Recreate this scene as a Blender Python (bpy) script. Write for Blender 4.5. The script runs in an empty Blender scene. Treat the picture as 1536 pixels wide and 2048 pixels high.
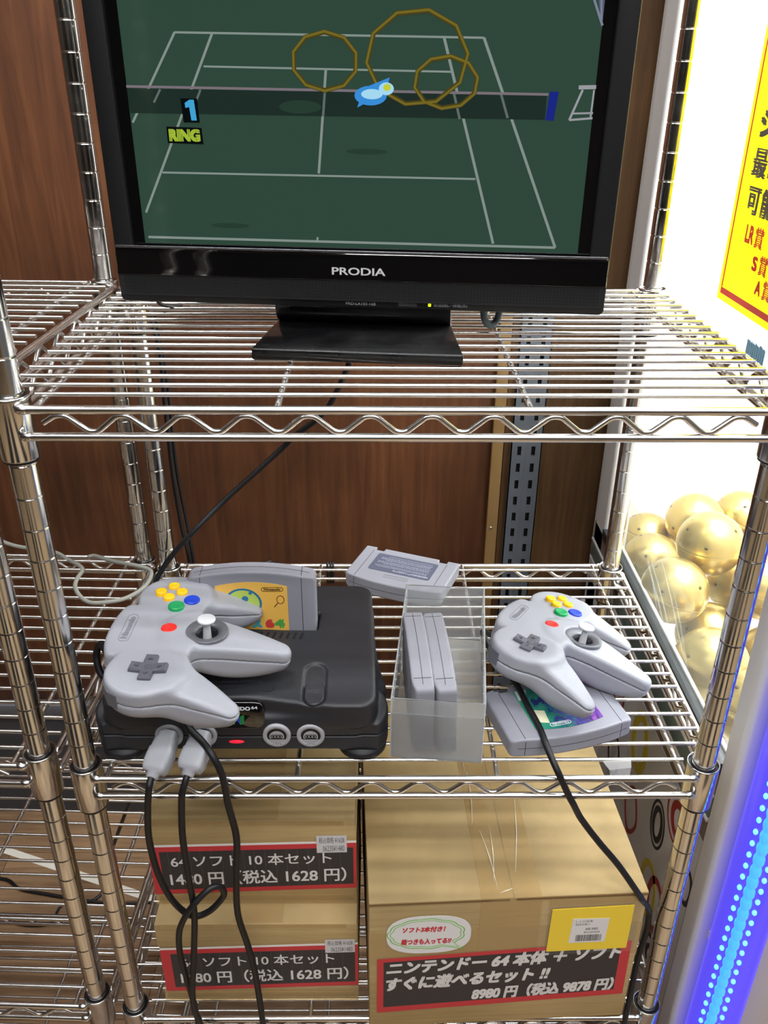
import bpy, bmesh, math, random
import numpy as np
from mathutils import Vector, Matrix
random.seed(4)
S = 0.001                                   # the scene is measured in millimetres
SC = bpy.context.scene
COL = SC.collection
# ------------------------------------------------------------------ camera
def make_camera():
    cx, cy, cz, yaw, pit, rol, f = 243.301, -536.065, 515.448, 0.010444, 0.478261, 0.006524, 1696.618
    F = Vector((math.sin(yaw)*math.cos(pit), math.cos(yaw)*math.cos(pit), -math.sin(pit)))
    R = Vector((math.cos(yaw), -math.sin(yaw), 0)); U = R.cross(F)
    R2 = R*math.cos(rol) + U*math.sin(rol); U2 = -R*math.sin(rol) + U*math.cos(rol)
    cam = bpy.data.cameras.new('camera'); o = bpy.data.objects.new('camera', cam); COL.objects.link(o)
    M = Matrix((R2, U2, -F)).transposed().to_4x4(); M.translation = Vector((cx*S, cy*S, cz*S))
    o.matrix_world = M
    cam.sensor_fit = 'VERTICAL'; cam.sensor_height = 36.0; cam.lens = f*36.0/2048.0
    cam.clip_start = 0.01; cam.clip_end = 60
    SC.camera = o
make_camera()
# ------------------------------------------------------------------ world, lights, exposure
SC.view_settings.view_transform = 'Standard'; SC.view_settings.look = 'None'
SC.view_settings.gamma = 1.0; SC.view_settings.use_curve_mapping = False
SC.view_settings.exposure = 0.0
W = bpy.data.worlds.new('world'); SC.world = W; W.use_nodes = True
W.node_tree.nodes['Background'].inputs[0].default_value = (0.97, 0.97, 1.0, 1)
W.node_tree.nodes['Background'].inputs[1].default_value = 0.16
def area(name, loc, size, power, color=(1, 1, 1), rot=(0, 0, 0)):
    l = bpy.data.lights.new(name, 'AREA'); l.shape = 'RECTANGLE'; l.size = size[0]*S; l.size_y = size[1]*S
    l.energy = power; l.color = color
    o = bpy.data.objects.new(name, l); COL.objects.link(o)
    o.location = Vector(loc)*S; o.rotation_euler = rot
    return o
area('ceiling_lamp', (-400, 60, 1750), (1200, 90), 17, (0.98, 0.98, 1.0), (math.radians(-8), 0, 0))
area('ceiling_lamp', (850, -420, 1790), (1200, 90), 12, (0.98, 0.98, 1.0), (math.radians(8), 0, 0))
area('ceiling_lamp', (-200, -980, 1790), (1200, 90), 16, (0.98, 0.98, 1.0), (math.radians(22), 0, 0))
area('ceiling_lamp', (1000, -1500, 1790), (1200, 90), 16, (0.98, 0.98, 1.0), (math.radians(25), 0, 0))
area('ceiling_lamp', (250, -2300, 1790), (1500, 120), 18, (0.98, 0.98, 1.0), (math.radians(30), 0, 0))
area('cabinet_lamp', (960, 300, 1290), (600, 440), 44, (0.98, 0.99, 1.0))
area('cabinet_lamp', (960, 30, 600), (500, 60), 5.0, (0.93, 0.97, 1.0), (math.radians(100), 0, 0))
# ------------------------------------------------------------------ colours and materials
def lin(c):
    return tuple(((v/255)/12.92 if v/255 <= 0.04045 else ((v/255+0.055)/1.055)**2.4) for v in c) + (1,)
MATS = {}
def mat(name, rgb, rough=0.5, metal=0.0, emit=None, estr=0.0, bump=0.0, bscale=400, spec=0.5, coat=0.0, var=0.0, vscale=60, trans=0.0, ior=1.45, alpha=1.0):
    if name in MATS: return MATS[name]
    m = bpy.data.materials.new(name); m.use_nodes = True; MATS[name] = m
    nt = m.node_tree; b = nt.nodes['Principled BSDF']
    b.inputs['Base Color'].default_value = lin(rgb); b.inputs['Roughness'].default_value = rough
    b.inputs['Metallic'].default_value = metal; b.inputs['Specular IOR Level'].default_value = spec
    b.inputs['Coat Weight'].default_value = coat; b.inputs['Transmission Weight'].default_value = trans
    b.inputs['IOR'].default_value = ior; b.inputs['Alpha'].default_value = alpha
    if emit: b.inputs['Emission Color'].default_value = lin(emit); b.inputs['Emission Strength'].default_value = estr
    tc = nt.nodes.new('ShaderNodeTexCoord')
    if bump:
        n = nt.nodes.new('ShaderNodeTexNoise'); n.inputs['Scale'].default_value = bscale; n.inputs['Detail'].default_value = 3
        bp = nt.nodes.new('ShaderNodeBump'); bp.inputs['Strength'].default_value = bump; bp.inputs['Distance'].default_value = 0.0004
        nt.links.new(tc.outputs['Object'], n.inputs['Vector']); nt.links.new(n.outputs['Fac'], bp.inputs['Height']); nt.links.new(bp.outputs['Normal'], b.inputs['Normal'])
    if var:
        n2 = nt.nodes.new('ShaderNodeTexNoise'); n2.inputs['Scale'].default_value = vscale; n2.inputs['Detail'].default_value = 6
        r = nt.nodes.new('ShaderNodeMapRange'); r.inputs['From Min'].default_value = 0.3; r.inputs['From Max'].default_value = 0.75
        r.inputs['To Min'].default_value = rough; r.inputs['To Max'].default_value = min(1, rough+var)
        nt.links.new(tc.outputs['Object'], n2.inputs['Vector']); nt.links.new(n2.outputs['Fac'], r.inputs['Value']); nt.links.new(r.outputs['Result'], b.inputs['Roughness'])
    return m
def grain_mat(name, c1, c2, c3, stretch=(30, 30, 2.0), rough=0.45, scale=1.0, knots=True, bump=0.15):
    m = bpy.data.materials.new(name); m.use_nodes = True; MATS[name] = m
    nt = m.node_tree; b = nt.nodes['Principled BSDF']; L = nt.links
    tc = nt.nodes.new('ShaderNodeTexCoord'); mp = nt.nodes.new('ShaderNodeMapping'); mp.inputs['Scale'].default_value = stretch
    L.new(tc.outputs['Object'], mp.inputs['Vector'])
    n = nt.nodes.new('ShaderNodeTexNoise'); n.inputs['Scale'].default_value = 3*scale; n.inputs['Detail'].default_value = 8; n.inputs['Roughness'].default_value = 0.65; n.inputs['Distortion'].default_value = 0.6
    L.new(mp.outputs['Vector'], n.inputs['Vector'])
    cr = nt.nodes.new('ShaderNodeValToRGB'); e = cr.color_ramp.elements
    e[0].position = 0.3; e[0].color = lin(c1); e[1].position = 0.72; e[1].color = lin(c3)
    k = e.new(0.5); k.color = lin(c2)
    L.new(n.outputs['Fac'], cr.inputs['Fac'])
    n2 = nt.nodes.new('ShaderNodeTexNoise'); n2.inputs['Scale'].default_value = 5; n2.inputs['Detail'].default_value = 3
    L.new(tc.outputs['Object'], n2.inputs['Vector'])
    mx = nt.nodes.new('ShaderNodeMix'); mx.data_type = 'RGBA'; mx.blend_type = 'MULTIPLY'
    mr = nt.nodes.new('ShaderNodeMapRange'); mr.inputs['From Min'].default_value = 0.35; mr.inputs['From Max'].default_value = 0.7; mr.inputs['To Min'].default_value = 0.72; mr.inputs['To Max'].default_value = 1.15
    L.new(n2.outputs['Fac'], mr.inputs['Value']); mx.inputs[0].default_value = 1.0
    L.new(cr.outputs['Color'], mx.inputs[6]); L.new(mr.outputs['Result'], mx.inputs[7]); L.new(mx.outputs[2], b.inputs['Base Color'])
    b.inputs['Roughness'].default_value = rough
    bp = nt.nodes.new('ShaderNodeBump'); bp.inputs['Strength'].default_value = bump; bp.inputs['Distance'].default_value = 0.0005
    L.new(n.outputs['Fac'], bp.inputs['Height']); L.new(bp.outputs['Normal'], b.inputs['Normal'])
    return m
def mix_mat(name, rgb, clear, rough=0.1, tint=(255, 255, 255), translucent=0.0, bumpy=0.0, edge=0.45):
    """thin plastic or glass film: part of the light goes straight through, the rest meets a glossy surface"""
    m = bpy.data.materials.new(name); m.use_nodes = True; MATS[name] = m
    nt = m.node_tree; b = nt.nodes['Principled BSDF']; L = nt.links
    b.inputs['Base Color'].default_value = lin(rgb); b.inputs['Roughness'].default_value = rough
    t = nt.nodes.new('ShaderNodeBsdfTransparent'); t.inputs[0].default_value = lin(tint)
    mx = nt.nodes.new('ShaderNodeMixShader'); out = nt.nodes['Material Output']
    src = b.outputs[0]
    if translucent:
        tr = nt.nodes.new('ShaderNodeBsdfTranslucent'); tr.inputs[0].default_value = lin(rgb)
        m2 = nt.nodes.new('ShaderNodeMixShader'); m2.inputs[0].default_value = translucent
        L.new(b.outputs[0], m2.inputs[1]); L.new(tr.outputs[0], m2.inputs[2]); src = m2.outputs[0]
    lw = nt.nodes.new('ShaderNodeLayerWeight'); lw.inputs['Blend'].default_value = 0.25
    mr = nt.nodes.new('ShaderNodeMapRange'); mr.inputs['To Min'].default_value = 1-clear; mr.inputs['To Max'].default_value = min(1, 1-clear+edge)
    L.new(lw.outputs['Facing'], mr.inputs['Value']); L.new(mr.outputs['Result'], mx.inputs[0])
    L.new(t.outputs[0], mx.inputs[1]); L.new(src, mx.inputs[2]); L.new(mx.outputs[0], out.inputs['Surface'])
    if bumpy:
        tc = nt.nodes.new('ShaderNodeTexCoord'); n = nt.nodes.new('ShaderNodeTexNoise'); n.inputs['Scale'].default_value = 14; n.inputs['Distortion'].default_value = 1.5
        bp = nt.nodes.new('ShaderNodeBump'); bp.inputs['Strength'].default_value = bumpy; bp.inputs['Distance'].default_value = 0.01
        L.new(tc.outputs['Object'], n.inputs['Vector']); L.new(n.outputs['Fac'], bp.inputs['Height']); L.new(bp.outputs['Normal'], b.inputs['Normal'])
    return m
CHROME = mat('chrome', (205, 203, 200), 0.08, 1.0, var=0.16, vscale=30)
WIRE = mat('bright_wire', (222, 220, 217), 0.2, 1.0, var=0.08, vscale=30)
BLACKSLEEVE = mat('black_sleeve', (14, 14, 15), 0.4)
PIANO = mat('piano_black', (8, 8, 9), 0.07, coat=0.9, spec=0.8)
TVMATT = mat('matt_black_plastic', (17, 18, 20), 0.42, bump=0.1, bscale=900)
GREYP = mat('grey_controller_plastic', (150, 152, 160), 0.40, bump=0.12, bscale=1500)
GREYP2 = mat('grey_cartridge_plastic', (140, 141, 150), 0.45, bump=0.12, bscale=1500)
DGREY = mat('dark_grey_plastic', (92, 93, 100), 0.4)
CHAR = mat('charcoal_console_plastic', (36, 37, 41), 0.43, bump=0.18, bscale=1800)
CHARD = mat('dark_charcoal_plastic', (22, 22, 25), 0.5)
CORDM = mat('black_cord_rubber', (20, 20, 23), 0.45)
CARD = grain_mat('brown_cardboard', (172, 146, 98), (184, 158, 108), (193, 167, 117), (1.5, 1.5, 45), 0.75, 2.0, bump=0.25)
CARDE = mat('cardboard_cut_edge', (120, 92, 55), 0.9)
TAPE = mix_mat('clear_tape', (215, 195, 150), 0.76, 0.08, (252, 245, 228), edge=0.2)
WOOD = grain_mat('dark_wood_wall', (74, 42, 23), (92, 54, 30), (112, 70, 41), (26, 26, 1.4), 0.5)
WOODL = grain_mat('light_wood_wall', (88, 62, 38), (108, 78, 48), (126, 94, 60), (26, 26, 1.2), 0.5)
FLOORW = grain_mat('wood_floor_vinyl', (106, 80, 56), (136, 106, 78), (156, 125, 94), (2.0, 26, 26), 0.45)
WHITEP = mat('white_paint', (232, 232, 232), 0.4)
# ------------------------------------------------------------------ mesh helpers (millimetres)
class MB:
    def __init__(s): s.v = []; s.f = []; s.m = []; s.smooth = []
    def add(s, v, f, smooth=False, mi=0):
        o = len(s.v); s.v += [tuple(map(float, p)) for p in v]; s.f += [tuple(i+o for i in q) for q in f]
        s.smooth += [smooth]*len(f); s.m += [mi]*len(f); return s
    def box(s, x0, y0, z0, x1, y1, z1, mi=0):
        v = [(x0, y0, z0), (x1, y0, z0), (x1, y1, z0), (x0, y1, z0), (x0, y0, z1), (x1, y0, z1), (x1, y1, z1), (x0, y1, z1)]
        return s.add(v, [(0, 3, 2, 1), (4, 5, 6, 7), (0, 1, 5, 4), (1, 2, 6, 5), (2, 3, 7, 6), (3, 0, 4, 7)], mi=mi)
    def prism(s, poly, fr, t0, t1, mi=0, smooth=False):
        """poly: 2D outline; fr: frame (origin, ux, uy, n); extruded from t0 to t1 along n"""
        O, ux, uy, n = [np.array(a, float) for a in fr]; k = len(poly)
        lo = [O+ux*p[0]+uy*p[1]+n*t0 for p in poly]; hi = [O+ux*p[0]+uy*p[1]+n*t1 for p in poly]
        s.add(lo+hi, [tuple(range(k, 2*k)), tuple(range(k-1, -1, -1))], mi=mi)
        s.add(lo+hi, [(i, (i+1) % k, k+(i+1) % k, k+i) for i in range(k)], smooth=smooth, mi=mi); return s
    def tube(s, pts, r, n=8, smooth_path=0, cap=True, mi=0, closed=False):
        P = [np.array(p, float) for p in pts]
        if smooth_path:
            Q = []; L = len(P)
            rng = range(L if closed else L-1)
            for i in rng:
                if closed: p0, p1, p2, p3 = P[i-1], P[i], P[(i+1) % L], P[(i+2) % L]
                else: p0, p1, p2, p3 = P[max(i-1, 0)], P[i], P[i+1], P[min(i+2, L-1)]
                for k in range(smooth_path):
                    t = k/smooth_path
                    Q.append(0.5*((2*p1)+(-p0+p2)*t+(2*p0-5*p1+4*p2-p3)*t*t+(-p0+3*p1-3*p2+p3)*t**3))
            if not closed: Q.append(P[-1])
            P = Q
        R = r if hasattr(r, '__len__') else [r]*len(P)
        if len(R) != len(P): R = np.interp(np.linspace(0, 1, len(P)), np.linspace(0, 1, len(R)), R)
        nv = None; vs = []
        for i, p in enumerate(P):
            if closed: d = P[(i+1) % len(P)]-P[i-1]
            else: d = P[min(i+1, len(P)-1)]-P[max(i-1, 0)]
            d = d/(np.linalg.norm(d)+1e-9)
            if nv is None:
                a = np.array((0, 0, 1.)) if abs(d[2]) < 0.9 else np.array((1., 0, 0)); nv = np.cross(d, a)
            nv = nv-d*(nv@d); nv /= np.linalg.norm(nv)+1e-9; b = np.cross(d, nv)
            for k in range(n):
                an = 2*math.pi*k/n; vs.append(p+(nv*math.cos(an)+b*math.sin(an))*R[i])
        L = len(P); f = []
        for i in range(L if closed else L-1):
            j = (i+1) % L
            for k in range(n): f.append((i*n+k, i*n+(k+1) % n, j*n+(k+1) % n, j*n+k))
        s.add(vs, f, smooth=True, mi=mi)
        if cap and not closed: s.add(vs[:n]+vs[-n:], [tuple(range(n-1, -1, -1)), tuple(range(n, 2*n))], mi=mi)
        return s
    def lathe(s, prof, c=(0, 0, 0), n=24, ax=(0, 0, 1), mi=0, smooth=True):
        """prof: list of (radius, height) turned about the axis ax through c"""
        ax = np.array(ax, float); ax /= np.linalg.norm(ax)
        a = np.array((1., 0, 0)) if abs(ax[0]) < 0.9 else np.array((0, 1., 0))
        e1 = np.cross(a, ax); e1 /= np.linalg.norm(e1); e2 = np.cross(ax, e1); c = np.array(c, float); vs = []
        for r, h in prof:
            for k in range(n):
                an = 2*math.pi*k/n; vs.append(c+ax*h+(e1*math.cos(an)+e2*math.sin(an))*r)
        f = [(i*n+k, i*n+(k+1) % n, (i+1)*n+(k+1) % n, (i+1)*n+k) for i in range(len(prof)-1) for k in range(n)]
        return s.add(vs, f, smooth=smooth, mi=mi)
    def sphere(s, c, r, n=24, sc=(1, 1, 1), mi=0):
        pr = []; m = n//2
        vs = []; f = []
        for i in range(m+1):
            th = math.pi*i/m
            for k in range(n):
                an = 2*math.pi*k/n
                vs.append((c[0]+r*sc[0]*math.sin(th)*math.cos(an), c[1]+r*sc[1]*math.sin(th)*math.sin(an), c[2]+r*sc[2]*math.cos(th)))
        for i in range(m):
            for k in range(n): f.append((i*n+k, (i+1)*n+k, (i+1)*n+(k+1) % n, i*n+(k+1) % n))
        return s.add(vs, f, smooth=True, mi=mi)
    def mesh(s, name, mats, off=(0, 0, 0)):
        me = bpy.data.meshes.new(name)
        me.from_pydata([((p[0]-off[0])*S, (p[1]-off[1])*S, (p[2]-off[2])*S) for p in s.v], [], s.f)
        for m in (mats if isinstance(mats, (list, tuple)) else [mats]): me.materials.append(m)
        me.polygons.foreach_set('use_smooth', s.smooth); me.polygons.foreach_set('material_index', s.m); me.update()
        return me
def link(name, me, parent=None, loc=None):
    o = bpy.data.objects.new(name, me); COL.objects.link(o)
    if parent is not None: o.parent = parent
    if loc is not None: o.location = Vector(loc)*S
    return o
def tag(o, label=None, cat=None, group=None, kind=None):
    if label: o['label'] = label
    if cat: o['category'] = cat
    if group: o['group'] = group
    if kind: o['kind'] = kind
    return o
def empty(name, loc, label=None, cat=None, group=None, rz=0, kind=None):
    o = bpy.data.objects.new(name, None); COL.objects.link(o); o.empty_display_size = 0.02
    o.location = Vector(loc)*S; o.rotation_euler = (0, 0, rz)
    return tag(o, label, cat, group, kind)
def part(name, mb, m, parent, bevel=0, seg=2, label=None, kind=None, loc=None):
    me = mb.mesh(name, m) if isinstance(mb, MB) else mb
    o = link(name, me, parent, loc)
    if bevel: do_bevel(o, bevel, seg)
    return tag(o, label, kind=kind)
def do_bevel(o, w, seg=2):
    bm = bmesh.new(); bm.from_mesh(o.data); bmesh.ops.remove_doubles(bm, verts=bm.verts, dist=1e-6)
    ed = [e for e in bm.edges if len(e.link_faces) == 2 and e.calc_face_angle(0) > 0.5]
    bmesh.ops.bevel(bm, geom=ed, offset=w*S, segments=seg, affect='EDGES', profile=0.5, clamp_overlap=True)
    for f in bm.faces: f.smooth = True
    bm.to_mesh(o.data); bm.free()
    try: o.data.set_sharp_from_angle(angle=math.radians(50))
    except Exception: pass
def thing(name, mb, m, label, cat, group=None, kind=None, bevel=0, seg=2):
    v = np.array(mb.v); lo = v.min(0); hi = v.max(0); c = ((lo[0]+hi[0])/2, (lo[1]+hi[1])/2, lo[2])
    o = link(name, mb.mesh(name, m, c)); o.location = Vector(c)*S
    if bevel: do_bevel(o, bevel, seg)
    return tag(o, label, cat, group, kind)
def copy_tree(o, parent=None):
    c = o.copy(); COL.objects.link(c)
    if parent is not None: c.parent = parent
    for ch in list(o.children): copy_tree(ch, c)
    return c
def rrect(x0, y0, x1, y1, r, n=5):
    P = []
    for cx, cy, a0 in ((x1-r, y1-r, 0), (x0+r, y1-r, 90), (x0+r, y0+r, 180), (x1-r, y0+r, 270)):
        for k in range(n+1):
            a = math.radians(a0+90*k/n); P.append((cx+r*math.cos(a), cy+r*math.sin(a)))
    return P
def ell(cx, cy, rx, ry, n=32, a0=0): return [(cx+rx*math.cos(2*math.pi*k/n+a0), cy+ry*math.sin(2*math.pi*k/n+a0)) for k in range(n)]
def ring2d(mb, outer, inner, fr, t0, t1, mi=0):
    """flat band between two outlines with as many points each"""
    O, ux, uy, n = [np.array(a, float) for a in fr]; k = len(outer)
    P = lambda p, t: O+ux*p[0]+uy*p[1]+n*t
    vs = [P(p, t1) for p in outer]+[P(p, t1) for p in inner]+[P(p, t0) for p in outer]+[P(p, t0) for p in inner]
    f = []
    for i in range(k):
        j = (i+1) % k
        f += [(i, j, k+j, k+i), (2*k+i, 3*k+i, 3*k+j, 2*k+j), (i, 2*k+i, 2*k+j, j), (k+i, k+j, 3*k+j, 3*k+i)]
    mb.add(vs, f, mi=mi)
# ------------------------------------------------------------------ lettering as real flat meshes
_tc = {}
def text_geo(s, bold=0.0, shear=0.0, space=1.0):
    key = (s, bold, shear, space)
    if key in _tc: return _tc[key]
    cu = bpy.data.curves.new('lettering', 'FONT'); cu.body = s; cu.size = 1.0; cu.offset = bold; cu.shear = shear; cu.space_character = space
    cu.resolution_u = 3
    o = bpy.data.objects.new('lettering_tmp', cu); COL.objects.link(o)
    dg = bpy.context.evaluated_depsgraph_get(); dg.update()
    me = bpy.data.meshes.new_from_object(o.evaluated_get(dg))
    v = np.array([tuple(x.co) for x in me.vertices]); f = [tuple(p.vertices) for p in me.polygons]
    bpy.data.objects.remove(o); bpy.data.curves.remove(cu); bpy.data.meshes.remove(me)
    _tc[key] = (v, f); return v, f
def put_text(mb, s, rect, mapf, bold=0.0, shear=0.0, mi=0, space=1.0):
    """rect=(x0,y0,x1,y1) that the text fills; mapf(x,y)->3D point"""
    v, f = text_geo(s, 0.0, shear, space)
    if len(v) == 0: return
    lo = v.min(0); hi = v.max(0); x0, y0, x1, y1 = rect; hh_ = hi[1]-lo[1]
    sh = [(0, 0)] if bold <= 0 else [(bold*a*1.6, bold*b*1.6) for a, b in ((-1, -1), (1, -1), (-1, 1), (1, 1))]
    W_, H_ = hi[0]-lo[0]+2*sh[-1][0]+1e-9, hh_+2*sh[-1][1]+1e-9
    o_, e1, e2 = [np.array(mapf(*p), float) for p in ((x0, y0), (x1, y0), (x0, y1))]; nn = np.cross(e1-o_, e2-o_); nn /= np.linalg.norm(nn)+1e-12
    for k_, (a, b) in enumerate(sh):
        P = [nn*0.05*k_+mapf(x0+(p[0]+a+sh[-1][0]-lo[0])/W_*(x1-x0), y0+(p[1]+b+sh[-1][1]-lo[1])/H_*(y1-y0)) for p in v]
        mb.add(P, f, mi=mi)
def frame_map(fr, t=0.0):
    O, ux, uy, n = [np.array(a, float) for a in fr]
    return lambda x, y: O+ux*x+uy*y+n*t
# ------------------------------------------------------------------ implicit surfaces (for the moulded plastic shells)
def smax(a, b, k):
    h = np.clip(0.5-0.5*(b-a)/k, 0, 1); return b*(1-h)+a*h+k*h*(1-h)
def smin(a, b, k): return -smax(-a, -b, k)
def sbox(x, y, cx, cy, hx, hy, r):
    qx = np.abs(x-cx)-hx+r; qy = np.abs(y-cy)-hy+r
    return np.hypot(np.maximum(qx, 0), np.maximum(qy, 0))+np.minimum(np.maximum(qx, qy), 0)-r
def tcap(x, y, a, b, ra, rb):
    dx, dy = b[0]-a[0], b[1]-a[1]; L = dx*dx+dy*dy
    t = np.clip(((x-a[0])*dx+(y-a[1])*dy)/L, 0, 1)
    return np.hypot(x-a[0]-dx*t, y-a[1]-dy*t)-(ra+(rb-ra)*t)
def surf_nets(fn, lo, hi, h, warp=None):
    xs = [np.arange(lo[i], hi[i]+h, h) for i in range(3)]
    X, Y, Z = np.meshgrid(*xs, indexing='ij'); V = fn(X, Y, Z)
    nx, ny, nz = V.shape; I = V < 0
    c = np.zeros((nx-1, ny-1, nz-1), int)
    for dx in (0, 1):
        for dy in (0, 1):
            for dz in (0, 1): c += I[dx:nx-1+dx, dy:ny-1+dy, dz:nz-1+dz]
    act = (c > 0) & (c < 8); idx = -np.ones(act.shape, int); cells = np.argwhere(act); idx[act] = np.arange(len(cells))
    acc = np.zeros((len(cells), 3)); cnt = np.zeros(len(cells)); ci, cj, ck = cells.T
    corners = [(a, b, d) for a in (0, 1) for b in (0, 1) for d in (0, 1)]
    for p in corners:
        for ax in range(3):
            if p[ax] == 0:
                q = list(p); q[ax] = 1
                v0 = V[ci+p[0], cj+p[1], ck+p[2]]; v1 = V[ci+q[0], cj+q[1], ck+q[2]]
                s = (v0 < 0) != (v1 < 0); t = np.where(s, v0/(v0-v1+1e-12), 0)
                pt = np.tile(np.array(p, float), (len(cells), 1)); pt[:, ax] += t
                acc[s] += pt[s]; cnt[s] += 1
    P = (cells+acc/cnt[:, None])*h+np.array([x[0] for x in xs])
    F = []
    for ax in range(3):
        o1, o2 = [(1, 2), (2, 0), (0, 1)][ax]
        sl0 = [slice(None)]*3; sl1 = [slice(None)]*3; sl0[ax] = slice(0, -1); sl1[ax] = slice(1, None)
        a, b = I[tuple(sl0)], I[tuple(sl1)]
        for e, flip in ((np.argwhere(a & ~b), False), (np.argwhere(~a & b), True)):
            ok = (e[:, o1] > 0) & (e[:, o2] > 0) & (e[:, o1] < V.shape[o1]-1) & (e[:, o2] < V.shape[o2]-1); e = e[ok]
            if len(e) == 0: continue
            def cell(d1, d2):
                q = e.copy(); q[:, o1] -= d1; q[:, o2] -= d2; return idx[q[:, 0], q[:, 1], q[:, 2]]
            quad = np.stack([cell(1, 1), cell(0, 1), cell(0, 0), cell(1, 0)], 1)
            F.append(quad[:, ::-1] if flip else quad)
    F = np.concatenate(F)
    if warp: P = warp(P)
    return P, F
def sdf_mesh(name, P, F, m):
    me = bpy.data.meshes.new(name); me.vertices.add(len(P)); me.vertices.foreach_set('co', (P*S).astype(np.float32).ravel())
    me.loops.add(F.size); me.loops.foreach_set('vertex_index', F.ravel().astype(np.int32))
    me.polygons.add(len(F)); me.polygons.foreach_set('loop_start', np.arange(0, F.size, 4, dtype=np.int32))
    me.polygons.foreach_set('loop_total', np.full(len(F), 4, np.int32)); me.polygons.foreach_set('use_smooth', np.ones(len(F), bool))
    me.materials.append(m); me.update(); me.validate(); return me
# ================================================================== THE SETTING
FZ = -731.0
# floor with vinyl planks
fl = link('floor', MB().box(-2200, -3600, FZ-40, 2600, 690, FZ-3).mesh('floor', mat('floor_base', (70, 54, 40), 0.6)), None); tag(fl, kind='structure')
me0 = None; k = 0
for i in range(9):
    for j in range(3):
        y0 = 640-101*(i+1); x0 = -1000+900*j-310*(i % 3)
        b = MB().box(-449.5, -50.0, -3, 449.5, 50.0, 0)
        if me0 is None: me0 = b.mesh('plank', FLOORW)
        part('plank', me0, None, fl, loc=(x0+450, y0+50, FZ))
q = MB(); q.box(-2200, -3600, FZ-3, 2600, 640-909, FZ); part('far_planks', q, grain_mat('pale_reflector_floor', (170, 140, 104), (192, 164, 126), (206, 180, 142), (2.0, 26, 26), 0.5), fl, kind='stuff')  # unseen far floor, coloured paler to brighten the chrome reflections
for a, b, y0, y1, m in ((-260, 120, -2200, -620, (26, 26, 30)), (330, 470, -2200, -560, (188, 170, 140)), (620, 900, -2400, -500, (24, 24, 28)), (-900, -480, -2200, -300, (30, 28, 30)), (-480, -400, -2200, -300, (190, 172, 140))):
    part('reflection_strip', MB().box(a, y0, FZ-2.5, b, y1, FZ+1), mat('mat_%d' % m[0], m, 0.8), fl)  # unseen strips added only to put dark and tan stripes in the chrome
q = MB(); dy = -0.39
q.add([(-434, 555, FZ+0.4), (-434, 541, FZ+0.4), (40, 372, FZ+0.4), (40, 386, FZ+0.4)], [(0, 1, 2, 3)])
thing('floor_tape', q, mat('white_tape', (214, 208, 196), 0.5), 'white tape line running diagonally over the wood floor', 'tape')
# back wall
wall = link('wall_back', MB().box(-2200, 652, FZ, 2600, 700, 1900).mesh('wall_back', mat('wall_core', (40, 26, 16), 0.8))); tag(wall, kind='structure')
part('wood_panel', MB().box(-560, 646, -472, 417, 652, 1500), WOOD, wall, bevel=0.6)
part('wood_panel', MB().box(-1480, 646, -472, -562, 652, 1500), WOOD, wall, bevel=0.6)
part('wood_panel', MB().box(436, 646, -472, 596, 652, 1500), WOODL, wall, bevel=0.6, label='lighter brown wood panel right of the slotted channel')
part('batten', MB().box(417, 638, -472, 434, 652, 1500), mat('batten_wood', (150, 118, 74), 0.55), wall, bevel=1, label='pale narrow wood batten')
for sx, sz in ((419.7, -122), (421, 262)):
    part('screw', MB().lathe([(0, 0.9), (2.2, 0.7), (3.0, 0)], (sx+4, 637.8, sz), 12, (0, -1, 0)), WIRE, wall)
bb = link('baseboard_back', MB().box(-2200, 634, FZ, 640, 652, -497).mesh('baseboard_back', mat('grey_baseboard', (62, 63, 67), 0.55))); tag(bb, kind='structure')
part('top_strip', MB().box(-2200, 630, -497, 640, 652, -472), mat('grey_strip', (92, 92, 96), 0.5), bb, bevel=1)
# rest of the shop that only shows in reflections
cl = link('ceiling', MB().box(-2200, -3600, 1860, 2600, 700, 1900).mesh('ceiling', mat('ceiling_paint', (150, 148, 145), 0.9))); tag(cl, kind='structure')
wf = link('wall_front', MB().box(-2200, -3640, FZ, 2600, -3600, 1900).mesh('wall_front', mat('warm_wall', (58, 50, 44), 0.8))); tag(wf, kind='structure')
wl = link('wall_left', MB().box(-2240, -3600, FZ, -2200, 700, 1900).mesh('wall_left', mat('warm_wall', (58, 50, 44), 0.8))); tag(wl, kind='structure')
# slotted metal channel on the wall
ch = empty('slotted_wall_channel', (469, 644, FZ+230), 'blue-grey slotted metal channel running up the brown wall', 'channel')
STEEL = mat('blue_grey_steel', (120, 128, 140), 0.35, 0.55)
q = MB()
x0s = (-23, -13.5, -7.5, 7.5, 13.5, 23)
z0 = 0; pitch = 28.0; n = 62; sh = 15.0
for a, b in ((-23, -13.5), (-7.5, 7.5), (13.5, 23)): q.box(a, -6, 0, b, -3.5, n*pitch)
for k in range(n):
    for a, b in ((-13.5, -7.5), (7.5, 13.5)): q.box(a, -6, k*pitch+sh, b, -3.5, (k+1)*pitch)
q.box(-23, -6, 0, -21.5, 2, n*pitch); q.box(21.5, -6, 0, 23, 2, n*pitch); q.box(-1, -6.4, 0, 1, -6, n*pitch)
part('channel_web', q, STEEL, ch)
part('channel_back', MB().box(-21, -0.5, 0, 21, 1.5, n*pitch), mat('slot_dark', (12, 12, 13), 0.7), ch, label='black hollow behind the slots')
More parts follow.
